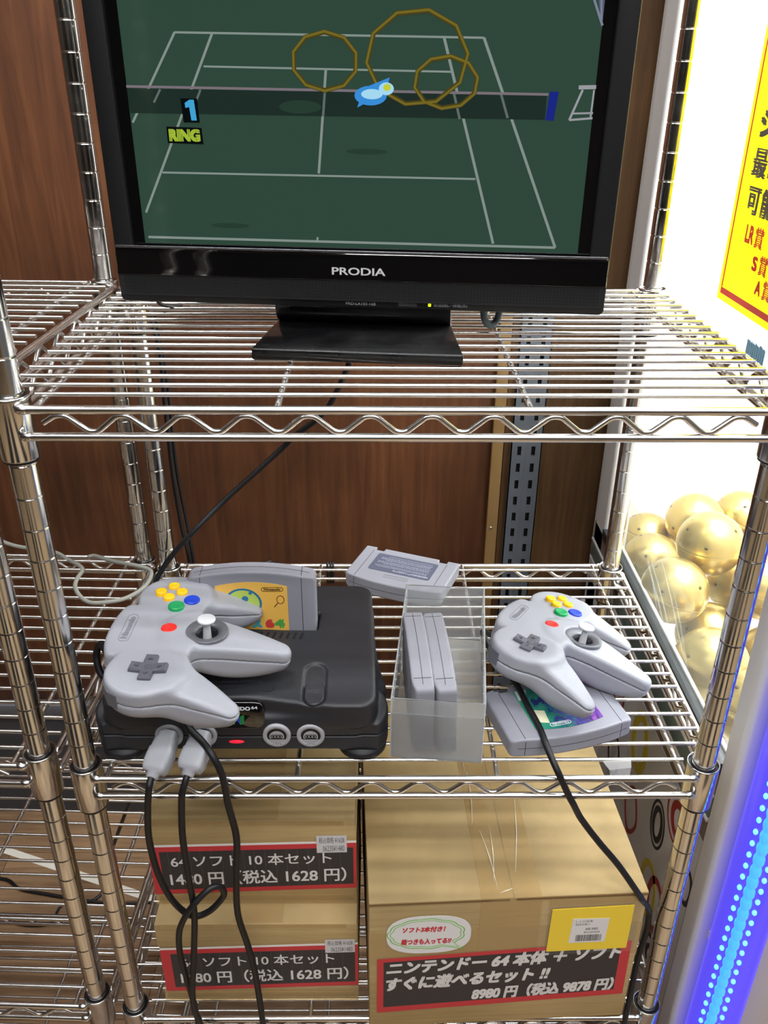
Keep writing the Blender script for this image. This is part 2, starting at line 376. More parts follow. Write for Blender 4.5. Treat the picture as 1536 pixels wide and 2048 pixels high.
# ================================================================== CHROME WIRE RACKS
RW, RD = 520.0, 320.0
def make_rack():
    root = empty('wire_rack', (0, 0, FZ)); Z0 = -FZ
    prof = [(9.5, 0)]; z = 6.0 + ((-5-FZ) % 25.0) - 6.0
    while z < 1760:
        prof += [(9.5, z-1.1), (9.5, z-0.75), (9.0, z-0.4), (9.0, z+0.4), (9.5, z+0.75), (9.5, z+1.1)]; z += 25
    prof += [(9.5, 1770), (0, 1770)]
    pm = MB().lathe(prof, (0, 0, 0), 20).mesh('post', CHROME)
    fm = MB().lathe([(0, -0.0), (9, 0), (14, 3), (14, 10), (9.6, 13)], (0, 0, 0), 16).mesh('foot', BLACKSLEEVE)
    for x in (0, RW):
        for y in (0, RD):
            p = part('post', pm, None, root, loc=(x, y, 6)); part('foot', fm, None, p, loc=(0, 0, -6))
    # one shelf, then copies
    cm = MB().lathe([(12.1, -6), (12.4, 0), (13.4, 0.3), (13.6, -1.2), (13.4, -3), (13.1, -44), (12.4, -45.5), (9.7, -45.5)], (0, 0, 0), 24)
    cm = cm.mesh('collar', CHROME)
    sm = MB().lathe([(9.6, -7), (9.7, -1.2), (12.2, -1.6), (12.2, -46.8), (9.7, -47)], (0, 0, 0), 24).mesh('sleeve', BLACKSLEEVE)
    wl_ = MB().tube([(-9, 0, 0), (RW+9, 0, 0)], 1.8, 8).mesh('wire', WIRE)
    ws_ = MB().tube([(15.5, 0, 0), (RW-15.5, 0, 0)], 1.8, 8).mesh('wire', WIRE)
    crm = MB().tube([(0, -13, 0), (0, RD+13, 0)], 2.4, 8).mesh('cross_rod', WIRE)
    rail = MB(); tx = MB()
    ZT, ZB, OF = -6.6, -25.6, 11.5
    for y in (-OF, RD+OF):
        for z in (ZT, ZB):
            rail.tube([(11, y, z), (RW-11, y, z)], 3.0, 12)
            for x in (12, RW-12): rail.sphere((x, y*1.0, z), 3.9, 10, (1.5, 0.95, 0.95))
    for x in (-OF, RW+OF):
        for z in (ZT, ZB):
            rail.tube([(x, 7, z), (x, RD-7, z)], 3.0, 12)
            for y in (9, RD-9): rail.sphere((x, y, z), 3.9, 10, (0.95, 1.5, 0.95))
    def zig(L, n, a0):
        pts = [(a0-12, -16)]
        for k in range(n):
            c = a0+40.7*k
            pts += [(c-3.5, -10.6), (c+3.5, -10.6)]
            if k < n-1: pts += [(c+17, -21.6), (c+23.7, -21.6)]
        pts += [(a0+40.7*(n-1)+12, -16)]
        return pts
    zx = zig(RW, 12, 36); zy = zig(RD, 7, 37)
    def soften(P):
        Q = [P[0]]
        for i in range(1, len(P)-1):
            a, b, c = np.array(P[i-1]), np.array(P[i]), np.array(P[i+1])
            d1 = (a-b)/np.linalg.norm(a-b); d2 = (c-b)/np.linalg.norm(c-b); w = 2.4
            Q += [tuple(b+d1*w), tuple(b+(d1+d2)*w*0.25), tuple(b+d2*w)]
        return Q+[P[-1]]
    zx = soften(zx); zy = soften(zy)
    tf = MB().tube([(a, -11.5, z) for a, z in zx], 2.0, 8); tb = MB().tube([(a, RD+11.5, z) for a, z in zx], 2.0, 8)
    tl = MB().tube([(-11.5, a, z) for a, z in zy], 2.0, 8); tr = MB().tube([(RW+11.5, a, z) for a, z in zy], 2.0, 8)
    rm = rail.mesh('shelf', WIRE); tms = [t.mesh('zigzag_rod', WIRE) for t in (tf, tb, tl, tr)]
    for zz in (325, 0, -325, -650):
        sh = part('shelf', rm, None, root, loc=(0, 0, Z0+zz))
        for x in (0, RW):
            for y in (0, RD):
                part('collar', cm, None, sh, loc=(x, y, 0)); part('sleeve', sm, None, sh, loc=(x, y, 0), label='black plastic sleeve inside the collar')
        for i in range(17):
            y = 5.6+19.3*i
            part('wire', ws_ if (y < 10 or y > 310) else wl_, None, sh, loc=(0, y, -2.0))
        for x in (20, 178, 345, 500): part('cross_rod', crm, None, sh, loc=(x, 0, -6.2))
        for t in tms: part('zigzag_rod', t, None, sh)
    return root
rack = make_rack()
tag(rack, 'chrome wire rack carrying the television, the games console and the cardboard boxes', 'rack', 'chrome wire racks')
rackL = copy_tree(rack)
th = -0.0352
rackL.rotation_euler = (0, 0, th)
rackL.location = Vector((-41.3-RW*math.cos(th), 10.2-RW*math.sin(th), FZ+4))*S
tag(rackL, 'empty chrome wire rack at the left edge with a grey cord on its shelf', 'rack', 'chrome wire racks')
# ================================================================== CAPSULE MACHINE ON THE RIGHT
GX = 565.0
mc = empty('prize_machine', (GX+400, 280, FZ), 'white prize machine with lit window, gold balls and blue light tube', 'machine')
def M_(mb):                                       # world millimetres to the machine's own frame
    mb.v = [(p[0]-GX-400, p[1]-280, p[2]-FZ) for p in mb.v]; return mb
ALU = mat('satin_white_metal', (214, 213, 211), 0.35, 0.0)
PAN = mat('white_panel', (205, 200, 196), 0.5)
part('side_panel', M_(MB().box(GX, 53, FZ, GX+12, 560, -156)), mat('pale_grey_side', (196, 195, 194), 0.45), mc)
part('brown_band', M_(MB().box(GX+0.5, 53, -156, GX+12, 560, -129)), mat('taupe', (118, 104, 94), 0.5), mc, bevel=1)
part('silver_lip', M_(MB().box(GX-2, 53, -128.5, GX+12, 560, -123)), ALU, mc, bevel=1)
part('teal_band', M_(MB().box(GX-1.5, 53, -122, GX+12, 560, -97)), mat('teal_grey_glass_edge', (98, 118, 114), 0.25), mc, bevel=1)
part('silver_lip', M_(MB().box(GX-2.5, 53, -96.5, GX+12, 560, -93)), ALU, mc, bevel=1)
part('brown_band', M_(MB().box(GX, 53, -93, GX+12, 560, -66)), mat('taupe', (118, 104, 94), 0.5), mc)
part('window_sill', M_(MB().box(GX-3, 53, -67, GX+10, 510, -53)), mat('dark_rubber_seal', (38, 42, 44), 0.4), mc, bevel=1, label='black rubber seal under the window')
part('sill_trim', M_(MB().box(GX+8, 53, -60, GX+12, 510, -50)), ALU, mc, bevel=1)
part('corner_pillar', M_(MB().prism(rrect(GX-2, 22, GX+40, 53, 6), ((0, 0, 0), (1, 0, 0), (0, 1, 0), (0, 0, 1)), FZ, 1500, smooth=False)), ALU, mc)
part('corner_pillar', M_(MB().prism(rrect(GX, 511, GX+34, 560, 5), ((0, 0, 0), (1, 0, 0), (0, 1, 0), (0, 0, 1)), FZ, 1500)), ALU, mc)
part('rear_light_stop', M_(MB().box(GX+22, 560, FZ, GX+34, 640, 1500)), ALU, mc)  # added to stop cabinet light leaking onto the wood wall
part('back_panel', M_(MB().box(GX+34, 632, FZ, 1360, 640, 1500)), WHITEP, mc)
part('far_panel', M_(MB().box(1352, 10, FZ, 1360, 632, 1500)), WHITEP, mc)
part('prize_deck', M_(MB().box(GX+12, 12, -255, 1352, 632, -245)), WHITEP, mc)
part('roof', M_(MB().box(GX, 0, 1330, 1360, 640, 1350)), WHITEP, mc)
part('front_panel', M_(MB().box(GX+50, 2, FZ, 1360, 12, -140)), PAN, mc)
q = M_(MB().box(GX+50, -2, FZ, GX+118, 2, 700).box(GX+121, -2, FZ, 1360, 2, 700)); part('front_door', q, PAN, mc, bevel=1)
GLASS = mix_mat('window_glass', (240, 248, 250), 0.95, 0.03, (250, 254, 253))
part('glass_pane', M_(MB().add([(GX+3, 53, -52), (GX+3, 511, -52), (GX+3, 511, 1330), (GX+3, 53, 1330)], [(0, 1, 2, 3)])), GLASS, mc)
# ring pattern printed on the side
RED = mat('print_red', (150, 30, 30), 0.45); BLK = mat('print_black', (22, 22, 26), 0.45); YEL = mat('print_yellow', (186, 170, 40), 0.45)
sf = ((GX, 0, 0), (0, -1, 0), (0, 0, 1), (-1, 0, 0))
def printed(kind, y, z, ry, rz, t, m, diamond=False):
    q = MB(); n = 36
    if diamond:
        o = [(-y+ry*math.copysign(abs(math.cos(a))**1.35, math.cos(a)), z+rz*math.copysign(abs(math.sin(a))**1.35, math.sin(a))) for a in [2*math.pi*k/n for k in range(n)]]
        i_ = [(-y+(ry-t)*math.copysign(abs(math.cos(a))**1.35, math.cos(a)), z+(rz-t*1.5)*math.copysign(abs(math.sin(a))**1.35, math.sin(a))) for a in [2*math.pi*k/n for k in range(n)]]
    else: o = ell(-y, z, ry, rz, n); i_ = ell(-y, z, ry-t, rz-t, n)
    ring2d(q, o, i_, sf, 0.1, 0.5); part('printed_ring', M_(q), m, mc)
printed('', 250, -208, 30, 44, 14, YEL); printed('', 238, -308, 26, 38, 5, RED, True)
printed('', 157, -245, 22, 33, 3.5, BLK); printed('', 157, -245, 16, 25, 7.5, BLK)
printed('', 112, -192, 31, 31, 3, RED); printed('', 108, -190, 24, 24, 9, RED)
printed('', 148, -340, 27, 40, 8, YEL); printed('', 122, -336, 26, 38, 9, RED)
printed('', 108, -404, 26, 30, 7, BLK); printed('', 106, -406, 14, 17, 6, BLK)
printed('', 62, -232, 14, 24, 6, BLK); printed('', 190, -470, 26, 26, 8, RED); printed('', 262, -420, 28, 28, 4, YEL); printed('', 330, -300, 26, 34, 6, BLK); printed('', 345, -215, 22, 30, 5, RED)
# LED tube on the corner
tc0 = (592.0, -2.0); TR = 24.0
LB = mat('blue_glow', (40, 30, 190), 0.3, emit=(98, 84, 255), estr=0.8, coat=0.05)
q = MB().lathe([(TR, FZ+20), (TR, 1300)], (tc0[0], tc0[1], 0), 40); tube = part('light_tube', M_(q), LB, mc, label='glowing blue-violet plastic tube')
va = math.atan2(-536-tc0[1], 243-tc0[0])-0.06
LEDM = mat('cyan_led', (120, 230, 255), 0.2, emit=(90, 235, 255), estr=2.2)
GLO = mat('cyan_glow', (60, 150, 255), 0.3, emit=(70, 165, 255), estr=1.0)
q = MB(); zz = np.arange(-520, 260, 14.0)
def on_tube(a, r, z): return (tc0[0]+r*math.cos(va+a), tc0[1]+r*math.sin(va+a), z)
for k, z in enumerate(zz):                         # glow between the bulbs, built as emissive blobs
    p = on_tube(0, TR-1.6, z+7); q.sphere(p, 1, 14, (5.2, 5.2, 11.0))
part('led_glow', M_(q), GLO, mc)
lm = MB().sphere((0, 0, 0), 2.7, 10, (0.8, 0.8, 1.1)).mesh('led_bulb', LEDM)
for k, z in enumerate(zz):
    for sgn, dz in ((0.36, 0), (-0.36, 7)):
        p = on_tube(sgn, TR+0.4, z+dz); part('led_bulb', lm, None, mc, loc=(p[0]-GX-400, p[1]-280, p[2]-FZ))
# gold capsule balls
GOLD = mat('gold_ball', (198, 174, 104), 0.26, 0.85, coat=0.3, var=0.12, vscale=30)
HOLE = mat('ball_hole', (90, 72, 30), 0.7)
balls = [(616, 358, -58, 'gold ball in the middle of the pile, touching the side window under crinkled film'),
 (674, 414, -22, 'biggest-looking upper gold ball in the pile behind the window'),
 (639, 512, -108, 'gold ball at the left of the pile beside the rear chrome post'),
 (710, 556, -66, 'gold ball at the top of the pile behind the upper one'),
 (656, 594, -118, 'gold ball furthest left and back in the pile, mostly hidden'),
 (619, 228, -73, 'large gold ball low in the window, partly behind the front chrome post'),
 (678, 373, -135, 'gold ball wedged just above the low one in the window'),
 (741, 448, -106, 'gold ball seen left of the front chrome post, right of the middle ball'),
 (790, 583, -75, 'gold ball at the top right of the pile beside the front post'),
 (682, 300, -190, 'gold ball lowest in the window between post and white pillar'),
 (729, 300, -120, 'gold ball whose left half shows at the right picture edge above the white pillar'), (739, 375, -65, 'gold ball right of the front post, level with the middle ball of the pile'), (631, 141, -62, 'gold ball nearest the white pillar, right of the front post'),
 (727, 419, -184, 'gold ball deep in the gap under the middle ball, mostly hidden'), (810, 500, -90, 'gold ball right of the front post at the picture edge, behind the others')]
bm0 = None
for k, (x, y, z, lab) in enumerate(balls):
    o = empty('gold_ball', (x, y, z), lab or 'gold capsule ball to the right of the front post, behind the others', 'ball', 'gold balls piled in the machine')
    if bm0 is None:
        r = 41.6
        pr = [(0, -r)]+[(r*math.cos(a), r*math.sin(a)) for a in np.linspace(-math.pi/2+.08, -.02, 18)]+[(r-0.7, 0)]
        pr2 = [(r+0.35, 0.2)]+[((r+0.35)*math.cos(a), (r+0.35)*math.sin(a)) for a in np.linspace(.03, math.pi/2-.05, 18)]+[(0, r+0.3)]
        bm0 = MB().lathe(pr, n=40).mesh('lower_half', GOLD); bm1 = MB().lathe(pr2, n=40).mesh('upper_half', GOLD)
        hm = MB()
        for a, e in ((0.4, 0.75), (1.9, 0.5), (3.2, 0.8), (4.6, 0.6), (5.5, 0.25)):
            d = np.array((math.cos(a)*math.cos(e), math.sin(a)*math.cos(e), math.sin(e)))
            hm.lathe([(0, 0.15), (2.3, 0.0), (2.4, -0.6)], d*(r+0.45), 12, d)
        hm = hm.mesh('vent_hole', HOLE)
    part('lower_half', bm0, None, o); part('upper_half', bm1, None, o); part('vent_hole', hm, None, o)
    rr = random.Random(k*7+3); o.rotation_euler = (rr.uniform(-.5, .35), rr.uniform(-.4, .4), rr.uniform(-2.2, -0.6))
# crinkled clear film between the balls and the window
q = MB(); ny, nz = 44, 40
film_v = []
for i in range(ny+1):
    for j in range(nz+1):
        y = 100+410*i/ny; z = -60+95*j/nz*(0.6+0.4*math.sin(2.2*i/ny+0.4))
        film_v.append((569.6+1.4*abs(math.sin(0.05*y-0.09*z+1.2*math.sin(0.021*y)))+0.8*random.random(), y, z))
q.add(film_v, [(i*(nz+1)+j, (i+1)*(nz+1)+j, (i+1)*(nz+1)+j+1, i*(nz+1)+j+1) for i in range(ny) for j in range(nz)], smooth=True)
for a, b in (((571, 350, 0), (571, 262, -52)), ((571, 345, -8), (571, 230, -50)), ((571, 330, 0), (571, 205, -48)), ((571, 300, 20), (571, 170, -45)), ((571, 250, 10), (571, 160, -50))):
    p = [tuple(np.array(a)*(1-t)+np.array(b)*t+np.array((0, 2*math.sin(9*t), 2.0*math.sin(7*t)))) for t in np.linspace(0, 1, 9)]
    q.tube(p, [0.3, 0.8, 0.3], 5)
thing('plastic_film', q, mix_mat('crinkled_film', (235, 240, 240), 0.97, 0.1, (253, 254, 254), bumpy=0.4), 'crinkled clear plastic film between gold balls and side window', 'film')
# yellow poster on the side window
PY = mix_mat('poster_yellow', (252, 244, 50), 0.0, 0.5, translucent=0.5); PR = mat('poster_red', (232, 60, 48), 0.5); PG = mat('poster_grey', (92, 84, 74), 0.5)
po = empty('poster', (GX-0.5, 262, 329), 'yellow poster with red frame line and large Japanese lettering on the white window', 'poster')
pf = ((0, 0, 0), (0, -1, 0), (0, 0, 1), (-1, 0, 0))
part('paper', MB().box(-0.4, -203, 0, 0, 3, 420), PY, po)
q = MB(); q.prism([(3.2, 11), (5.6, 12.5), (5.6, 420), (3.0, 420)], pf, 0.4, 0.6); q.prism([(3.2, 6), (203, 6), (203, 11.5), (3.2, 11.5)], pf, 0.4, 0.6)
part('frame_line', q, PR, po)
mf = frame_map(pf, 0.7)
q = MB()
for s, x0, x1, z0, z1 in (('ジ', 22, 56, 140, 162), ('最', 22, 52, 109, 132), ('上', 55, 84, 111, 131), ('可', 25, 52, 80, 102), ('能', 54, 82, 80, 103)): put_text(q, s, (x0, z0, x1, z1), mf, bold=0.028)
part('grey_lettering', q, PG, po)
q = MB()
for s, x0, x1, z0, z1 in (('LR', 35, 53, 57, 72), ('賞', 55, 73, 56, 73), ('S', 60, 71, 38, 50), ('賞', 74, 91, 37, 53), ('A', 75, 87, 21, 33), ('賞', 90, 107, 20, 36)): put_text(q, s, (x0, z0, x1, z1), mf, bold=0.03)
part('red_lettering', q, PR, po)
q = MB(); rs = random.Random(9)
for k in range(9):
    a = -180+4.2*k; q.prism([(a, 300+2*rs.random()), (a+3.6, 300), (a+3.7, 312+3*rs.random()), (a, 313+2*rs.random())], ((GX-1, 0, 0), (0, -1, 0), (0, 0, 1), (-1, 0, 0)), 0, 0.4)
q.v = [(p[0], -(-p[1]) if False else p[1], p[2]) for p in q.v]
thing('sticker_scrap', q, mat('scrap_blue', (110, 150, 175), 0.5), 'torn pale blue scrap of sticker on the white window', 'sticker')
# ================================================================== TELEVISION
tv = empty('television', (226, 161.5, 316.6), 'black flat television with a green tennis game on screen, standing on the top shelf', 'television', rz=math.atan2(-43, 389))
H0 = 316.5
def zz_(z): return z-H0
TVF = ((0, 0, 0), (1, 0, 0), (0, 0, 1), (0, -1, 0))      # screen frame: x right, z up, towards the viewer
x0, x1 = -196.5, 199.5; zb, zt = zz_(344.5), zz_(612)
q = MB(); o = rrect(x0, zb, x1, zt, 4); i_ = rrect(-181, zz_(387), 184, zz_(596), 1.5)
ring2d(q, o, i_, TVF, -14, 6); part('bezel', q, TVMATT, tv, bevel=1.2)
q = MB(); ring2d(q, rrect(-181, zz_(387), 184, zz_(596), 1.5), rrect(-171.8, zz_(391), 174.8, zz_(588), 1), TVF, -8, 1.5); part('inner_frame', q, PIANO, tv)
q = MB(); q.box(x0+2, -8.6, zz_(388.2), x1-2, -5.5, zz_(390)); part('trim_line', q, mat('dark_chrome', (120, 120, 124), 0.25, 0.9), tv, bevel=0.4)
q = MB(); q.prism([(-7.2, zz_(388)), (-8.4, zz_(382)), (-7.6, zz_(374)), (-9.2, zz_(367)), (0, zz_(367)), (0, zz_(388))], ((x0+1, 0, 0), (0, 1, 0), (0, 0, 1), (1, 0, 0)), 0, x1-x0-2)
part('glossy_chin', q, PIANO, tv, bevel=0.5)
q = MB(); q.prism([(x, z) for x, z in ((-30, zb+8), (-170, zb+24), (-190, zb+60), (-190, zt-8), (190, zt-8), (190, zb+60), (170, zb+24), (30, zb+8))], ((0, 13, 0), (1, 0, 0), (0, 0, 1), (0, 1, 0)), 0, 38); part('rear_housing', q, TVMATT, tv, bevel=3)
q = MB(); q.prism([(-8.0, zz_(367)), (-8.3, zz_(350.5)), (-5, zz_(350.5)), (-5, zz_(367))], ((x0+2, 0, 0), (0, 1, 0), (0, 0, 1), (1, 0, 0)), 0, x1-x0-4); part('speaker_grille', q, mat('grille_black', (27, 28, 30), 0.45), tv)
q = MB(); hx = 0
for r in range(6):
    for c in range(148):
        X = -190+2.6*c; Z = zz_(352.3)+2.5*r; q.add([(X, -8.6, Z), (X+1.4, -8.6, Z), (X+1.4, -8.6, Z+1.4), (X, -8.6, Z+1.4)], [(0, 1, 2, 3)])
part('grille_holes', q, mat('hole_black', (3, 3, 3), 0.8), tv, kind='stuff')
q = MB(); put_text(q, 'PRODIA', (-17.5, zz_(371.2), 25.5, zz_(377.2)), frame_map(TVF, 9.0), bold=0.012); part('maker_lettering', q, mat('silver_print', (200, 200, 202), 0.35), tv)
q = MB(); put_text(q, 'PRD-LA103-16B', (-7, zz_(346.9), 17.5, zz_(349.3)), frame_map(TVF, 6.3)); put_text(q, '受信(緑)／待機(赤)', (64.5, zz_(347.0), 91.5, zz_(350.3)), frame_map(TVF, 6.3)); part('small_lettering', q, mat('pale_print', (170, 172, 175), 0.5), tv)
part('remote_window', MB().box(36, -6.6, zz_(347), 51, -5.8, zz_(350.5)), mat('smoked_plastic', (40, 36, 38), 0.15), tv)
part('power_light', MB().prism(rrect(60, zz_(347.4), 62.4, zz_(349.8), 0.6), TVF, 5.8, 6.6), mat('yellow_green_led', (190, 220, 20), 0.3, emit=(200, 235, 20), estr=1.3), tv)
# screen
def em(name, rgb, s=1.0): return mat(name, tuple(int(v*0.25) for v in rgb), 0.12, emit=rgb, estr=s*0.66)
scr = part('screen', MB().box(-172.5, -1.0, zz_(390.5), 175.5, 2, zz_(590)), em('screen_green', (54, 82, 68)), tv)
def S2(name, polys, m, t):
    q = MB()
    for P in polys: q.prism([(a, zz_(b)) for a, b in P], TVF, t, t+0.12)
    return part(name, q, m, scr)
def seg(a, b, w):
    dx, dz = b[0]-a[0], b[1]-a[1]; L = math.hypot(dx, dz); nx, nz = -dz/L*w/2, dx/L*w/2
    return [(a[0]+nx, a[1]+nz), (a[0]-nx, a[1]-nz), (b[0]-nx, b[1]-nz), (b[0]+nx, b[1]+nz)]
LN = em('court_white', (150, 166, 158))
A = dict(a=(-130.9, 540.3), b=(93.7, 537.4), c=(-170.5, 480), d=(-103, 539.6), e=(-168.3, 414.5), f=(-111.3, 518.4), g=(71.6, 515.9), h=(-20, 516.6), i=(-27.3, 445.9), j=(-151.2, 444.7), k=(92.8, 443.9), l=(65.4, 537.9), m=(109.1, 396.9), n=(157.2, 395), o=(-168.7, 395.6))
for p, r, w in (('a', 'b', 1.4), ('a', 'c', 1.7), ('d', 'e', 1.8), ('f', 'g', 1.3), ('h', 'i', 1.9), ('j', 'k', 1.4), ('l', 'm', 2.0), ('b', 'n', 2.0), ('o', 'n', 1.8)): S2('court_line', [seg(A[p], A[r], w)], LN, 1.05)
S2('centre_mark', [seg((-30, 395.6), (-29.6, 398.6), 1.6)], LN, 1.05)
S2('net_shadow', [[(-172, 503.5), (141, 501), (141, 485.1), (-171.3, 486.6)]], em('net_dark', (34, 52, 46)), 1.2)
for sg_ in (seg((-146, 503), (-152, 494), 1.6), seg((-115, 503), (-124, 486), 1.6), seg((-21, 503), (-22.8, 486), 1.8), seg((74, 502), (79, 485), 1.8), seg((108, 502), (114, 486), 1.8)): S2('court_line', [sg_], em('line_dim', (110, 122, 118)), 1.35)
S2('net_tape', [seg((-172, 504.8), (142, 501.8), 1.7)], em('net_tape_grey', (140, 128, 136)), 1.5)
S2('net_post', [[(141.3, 485), (147.3, 484.6), (149.2, 503.5), (143, 503.8)]], em('post_blue', (28, 44, 150)), 1.6)
S2('umpire_chair', [seg((163, 506.5), (175.2, 506.8), 2.6), seg((166, 505), (158.5, 485.2), 1.6), seg((158.5, 485.2), (175, 486.6), 1.4), seg((160, 489.5), (175, 490), 1.2), seg((174, 505), (173.5, 487), 1.2)], em('chair_white', (176, 178, 184)), 1.6)
RG = em('ring_gold', (132, 118, 40)); RGD = em('ring_dark', (84, 74, 28))
def oct_(cx, cz, rx, rz, n, a0, t, lift, m):
    q = MB(); ring2d(q, [(p[0], zz_(p[1])) for p in ell(cx, cz, rx, rz, n, a0)], [(p[0], zz_(p[1])) for p in ell(cx, cz, rx-t, rz-t, n, a0)], TVF, lift, lift+0.12); part('hoop', q, m, scr)
for cx, cz, rx, rz, a0 in ((-20.6, 522, 25.5, 20.5, 0.3), (46.5, 524.5, 38, 32, 0.1), (68, 509, 24.5, 18.5, 0.2)):
    oct_(cx, cz, rx, rz, 10, a0, 3.4, 1.75, RGD); oct_(cx, cz, rx-0.5, rz-0.5, 10, a0, 1.7, 1.9, RG)
for sg_ in (ell(-40, 492, 16, 4.5, 24), ell(10, 462, 16, 2.0, 20), ell(-100, 406, 16, 2.0, 20)): S2('ground_shadow', [sg_], em('shadow_green', (44, 70, 57)), 1.3)
S2('ball_glow', [ell(13, 500, 12, 6.5, 20, 0), [(3, 492), (24, 502), (27, 512), (8, 505)]], em('glow_blue', (60, 150, 230), 1.2), 2.05)
S2('glow_core', [ell(14, 501, 8, 3.4, 20), ell(24.6, 504.6, 5.5, 4.2, 20)], em('glow_white', (170, 225, 250), 1.3), 2.2)
S2('tennis_ball', [ell(25.2, 505.5, 2.8, 2.3, 16)], em('ball_lime', (210, 220, 60), 1.2), 2.35)
S2('corner_stand', [[(160.8, 600), (176, 600), (175.5, 540)]], em('stand_blue', (96, 106, 130)), 1.3)
S2('stand_stripe', [seg((163, 570), (175, 545), 1.6), seg((170, 580), (174, 548), 1.4)], em('stand_light', (140, 148, 170)), 1.5)
def ST(s, r, m, t, bold=0.03, rim=0):
    q = MB(); put_text(q, s, (r[0], zz_(r[1]), r[2], zz_(r[3])), frame_map(TVF, t), bold=bold); part('score_lettering', q, m, scr)
S2('score_backing', [[(-144, 466), (-116, 465.4), (-116.5, 477), (-144, 477.6)], [(-130, 480.5), (-117.5, 480.5), (-118, 497), (-131, 497)]], em('score_black', (10, 14, 16)), 2.0)
ST('RING', (-142.5, 467.2, -118, 476), em('score_lime', (176, 206, 60), 1.1), 2.2, 0.04)
S2('score_digit', [[(-127.8, 494), (-124, 496.2), (-120.6, 496.2), (-119.6, 482), (-123.8, 482), (-124.6, 491.2), (-127.6, 490.6)]], em('score_cyan', (70, 180, 235), 1.1), 2.2)
# stand
STM = mat('dusty_black_gloss', (12, 12, 13), 0.12, coat=0.2, var=0.5, vscale=22)
q = MB(); q.prism([(-70, 52), (-70, 20), (-72.5, -67.5), (91, -65), (79, 20), (78, 52)], ((0, 0, 0), (1, 0, 0), (0, 1, 0), (0, 0, 1)), 0.4, 9.5); part('stand_base', q, STM, tv, bevel=1.6)
q = MB()
prof = []
for k in range(9):
    a = k/8*math.pi/2; prof.append((22-10*math.sin(a)*0.0-14*(1-math.cos(a)) if False else 8+14*(1-math.sin(a)), 9.5+14*(1-math.cos(a))))
poly = [(p[0], p[1]) for p in prof]+[(8, 34), (26, 34), (26, 9.5)]
q.prism(poly, ((-69, 0, 0), (0, 1, 0), (0, 0, 1), (1, 0, 0)), 0, 147, smooth=True); part('stand_neck', q, STM, tv)
q = MB(); q.tube([(104+2*math.sin(a), 30+4*math.cos(a), 21+13*math.cos(a)) for a in np.linspace(-2.9, 2.9, 22)], 3.2, 10); 
q = MB(); q.tube([(112+6.5*math.sin(a), 22+3*math.sin(a), 22+12*math.cos(a)) for a in np.linspace(0, 2*math.pi, 25)[:-1]], 3.0, 10, closed=True)
part('cable_loop', q, mat('grey_rubber_loop', (84, 98, 104), 0.5), tv, label='grey rubber cable loop under the television')
q = MB(); q.tube([(-176, 42, 122), (-194, 40, 120), (-205, 38, 116), (-207, 38, 110), (-203, 38, 101), (-198, 40, 90), (-195, 44, 70), (-193, 50, 40), (-190, 62, 10), (-186, 110, -4)], 1.8, 8, 6); q.tube([(-180, 44, 128), (-200, 40, 127), (-212, 37, 122), (-209, 36, 117), (-198, 38, 113)], 1.4, 8, 6)
part('tied_wire', q, CORDM, tv, label='black wire tied at the left edge')
# ================================================================== BACK CABLES
thing('power_cord', MB().tube([(232, 338, 330), (228, 345, 238+40), (192, 345, 191), (153, 345, 155), (132, 345, 134), (72.0, 325.0, 84.0), (39.2, 305.0, 56.1), (12.3, 298.0, 27.6), (-6.4, 292.0, 1.3), (-15.5, 290.0, -21.1), (-20.7, 285.0, -45.4), (-21, 290, -90), (-30, 342, -180), (-60, 400, -330), (-151, 480, -529), (-220, 520, -700), (-230, 530, -724)], 3.1, 10, 6), CORDM, 'thick black power cord running diagonally down behind the shelf', 'cord')
thing('aerial_cord', MB().tube([(-4, 352, 420), (5, 352, 291), (11, 352, 251), (10, 352, 194), (9.4, 352, 104), (12.4, 352, 38), (16.5, 352, -3), (18.6, 354, -60), (20, 360, -200)], 2.6, 8, 6).tube([(0, 357, 420), (9, 357, 291), (14, 357, 220), (13, 357, 110), (19, 357, 20), (22, 357, -60)], 2.0, 8, 6), CORDM, 'pair of thin black cords hanging straight down behind the left rear post', 'cord')
thing('grey_cord', MB().tube([(-215, 362, 12), (-188, 352, 8), (-143, 346, 3.5), (-120, 329, 3), (-95, 304, 6), (-96, 287, 3), (-93, 270, 3), (-82, 251, 3), (-67, 238, 3), (-48, 237, 4), (-31, 244, 4), (-17, 260, 5), (-12, 279, 6), (-14, 295, 8), (-28, 303, 9), (-46, 310, 9), (-62, 318, 7), (-80, 331, 4), (-92, 338, 3), (-98, 335, 3)], 2.4, 10, 6), mat('dusty_grey_cord', (134, 134, 126), 0.6), 'looped dusty grey cord lying on the left rack', 'cord')
thing('loose_cord', MB().tube([(-520, 470, FZ+3), (-407, 481, FZ+3), (-365, 460, FZ+3), (-309, 448, FZ+3), (-255, 438, FZ+3), (-234, 436, FZ+3), (-222, 451, FZ+3)], 2.8, 8, 5), CORDM, 'black cord lying on the floor under the left rack, the straighter one', 'cord')
thing('loose_cord', MB().tube([(-520, 440, FZ+3), (-378, 406, FZ+3), (-340, 392, FZ+3), (-306, 390, FZ+3), (-288, 397, FZ+3), (-282, 428, FZ+3), (-246, 433, FZ+7), (-178, 430, FZ+3), (-60, 440, FZ+3)], 2.2, 8, 6), CORDM, 'thin black cord curling across the floor under the left rack', 'cord')
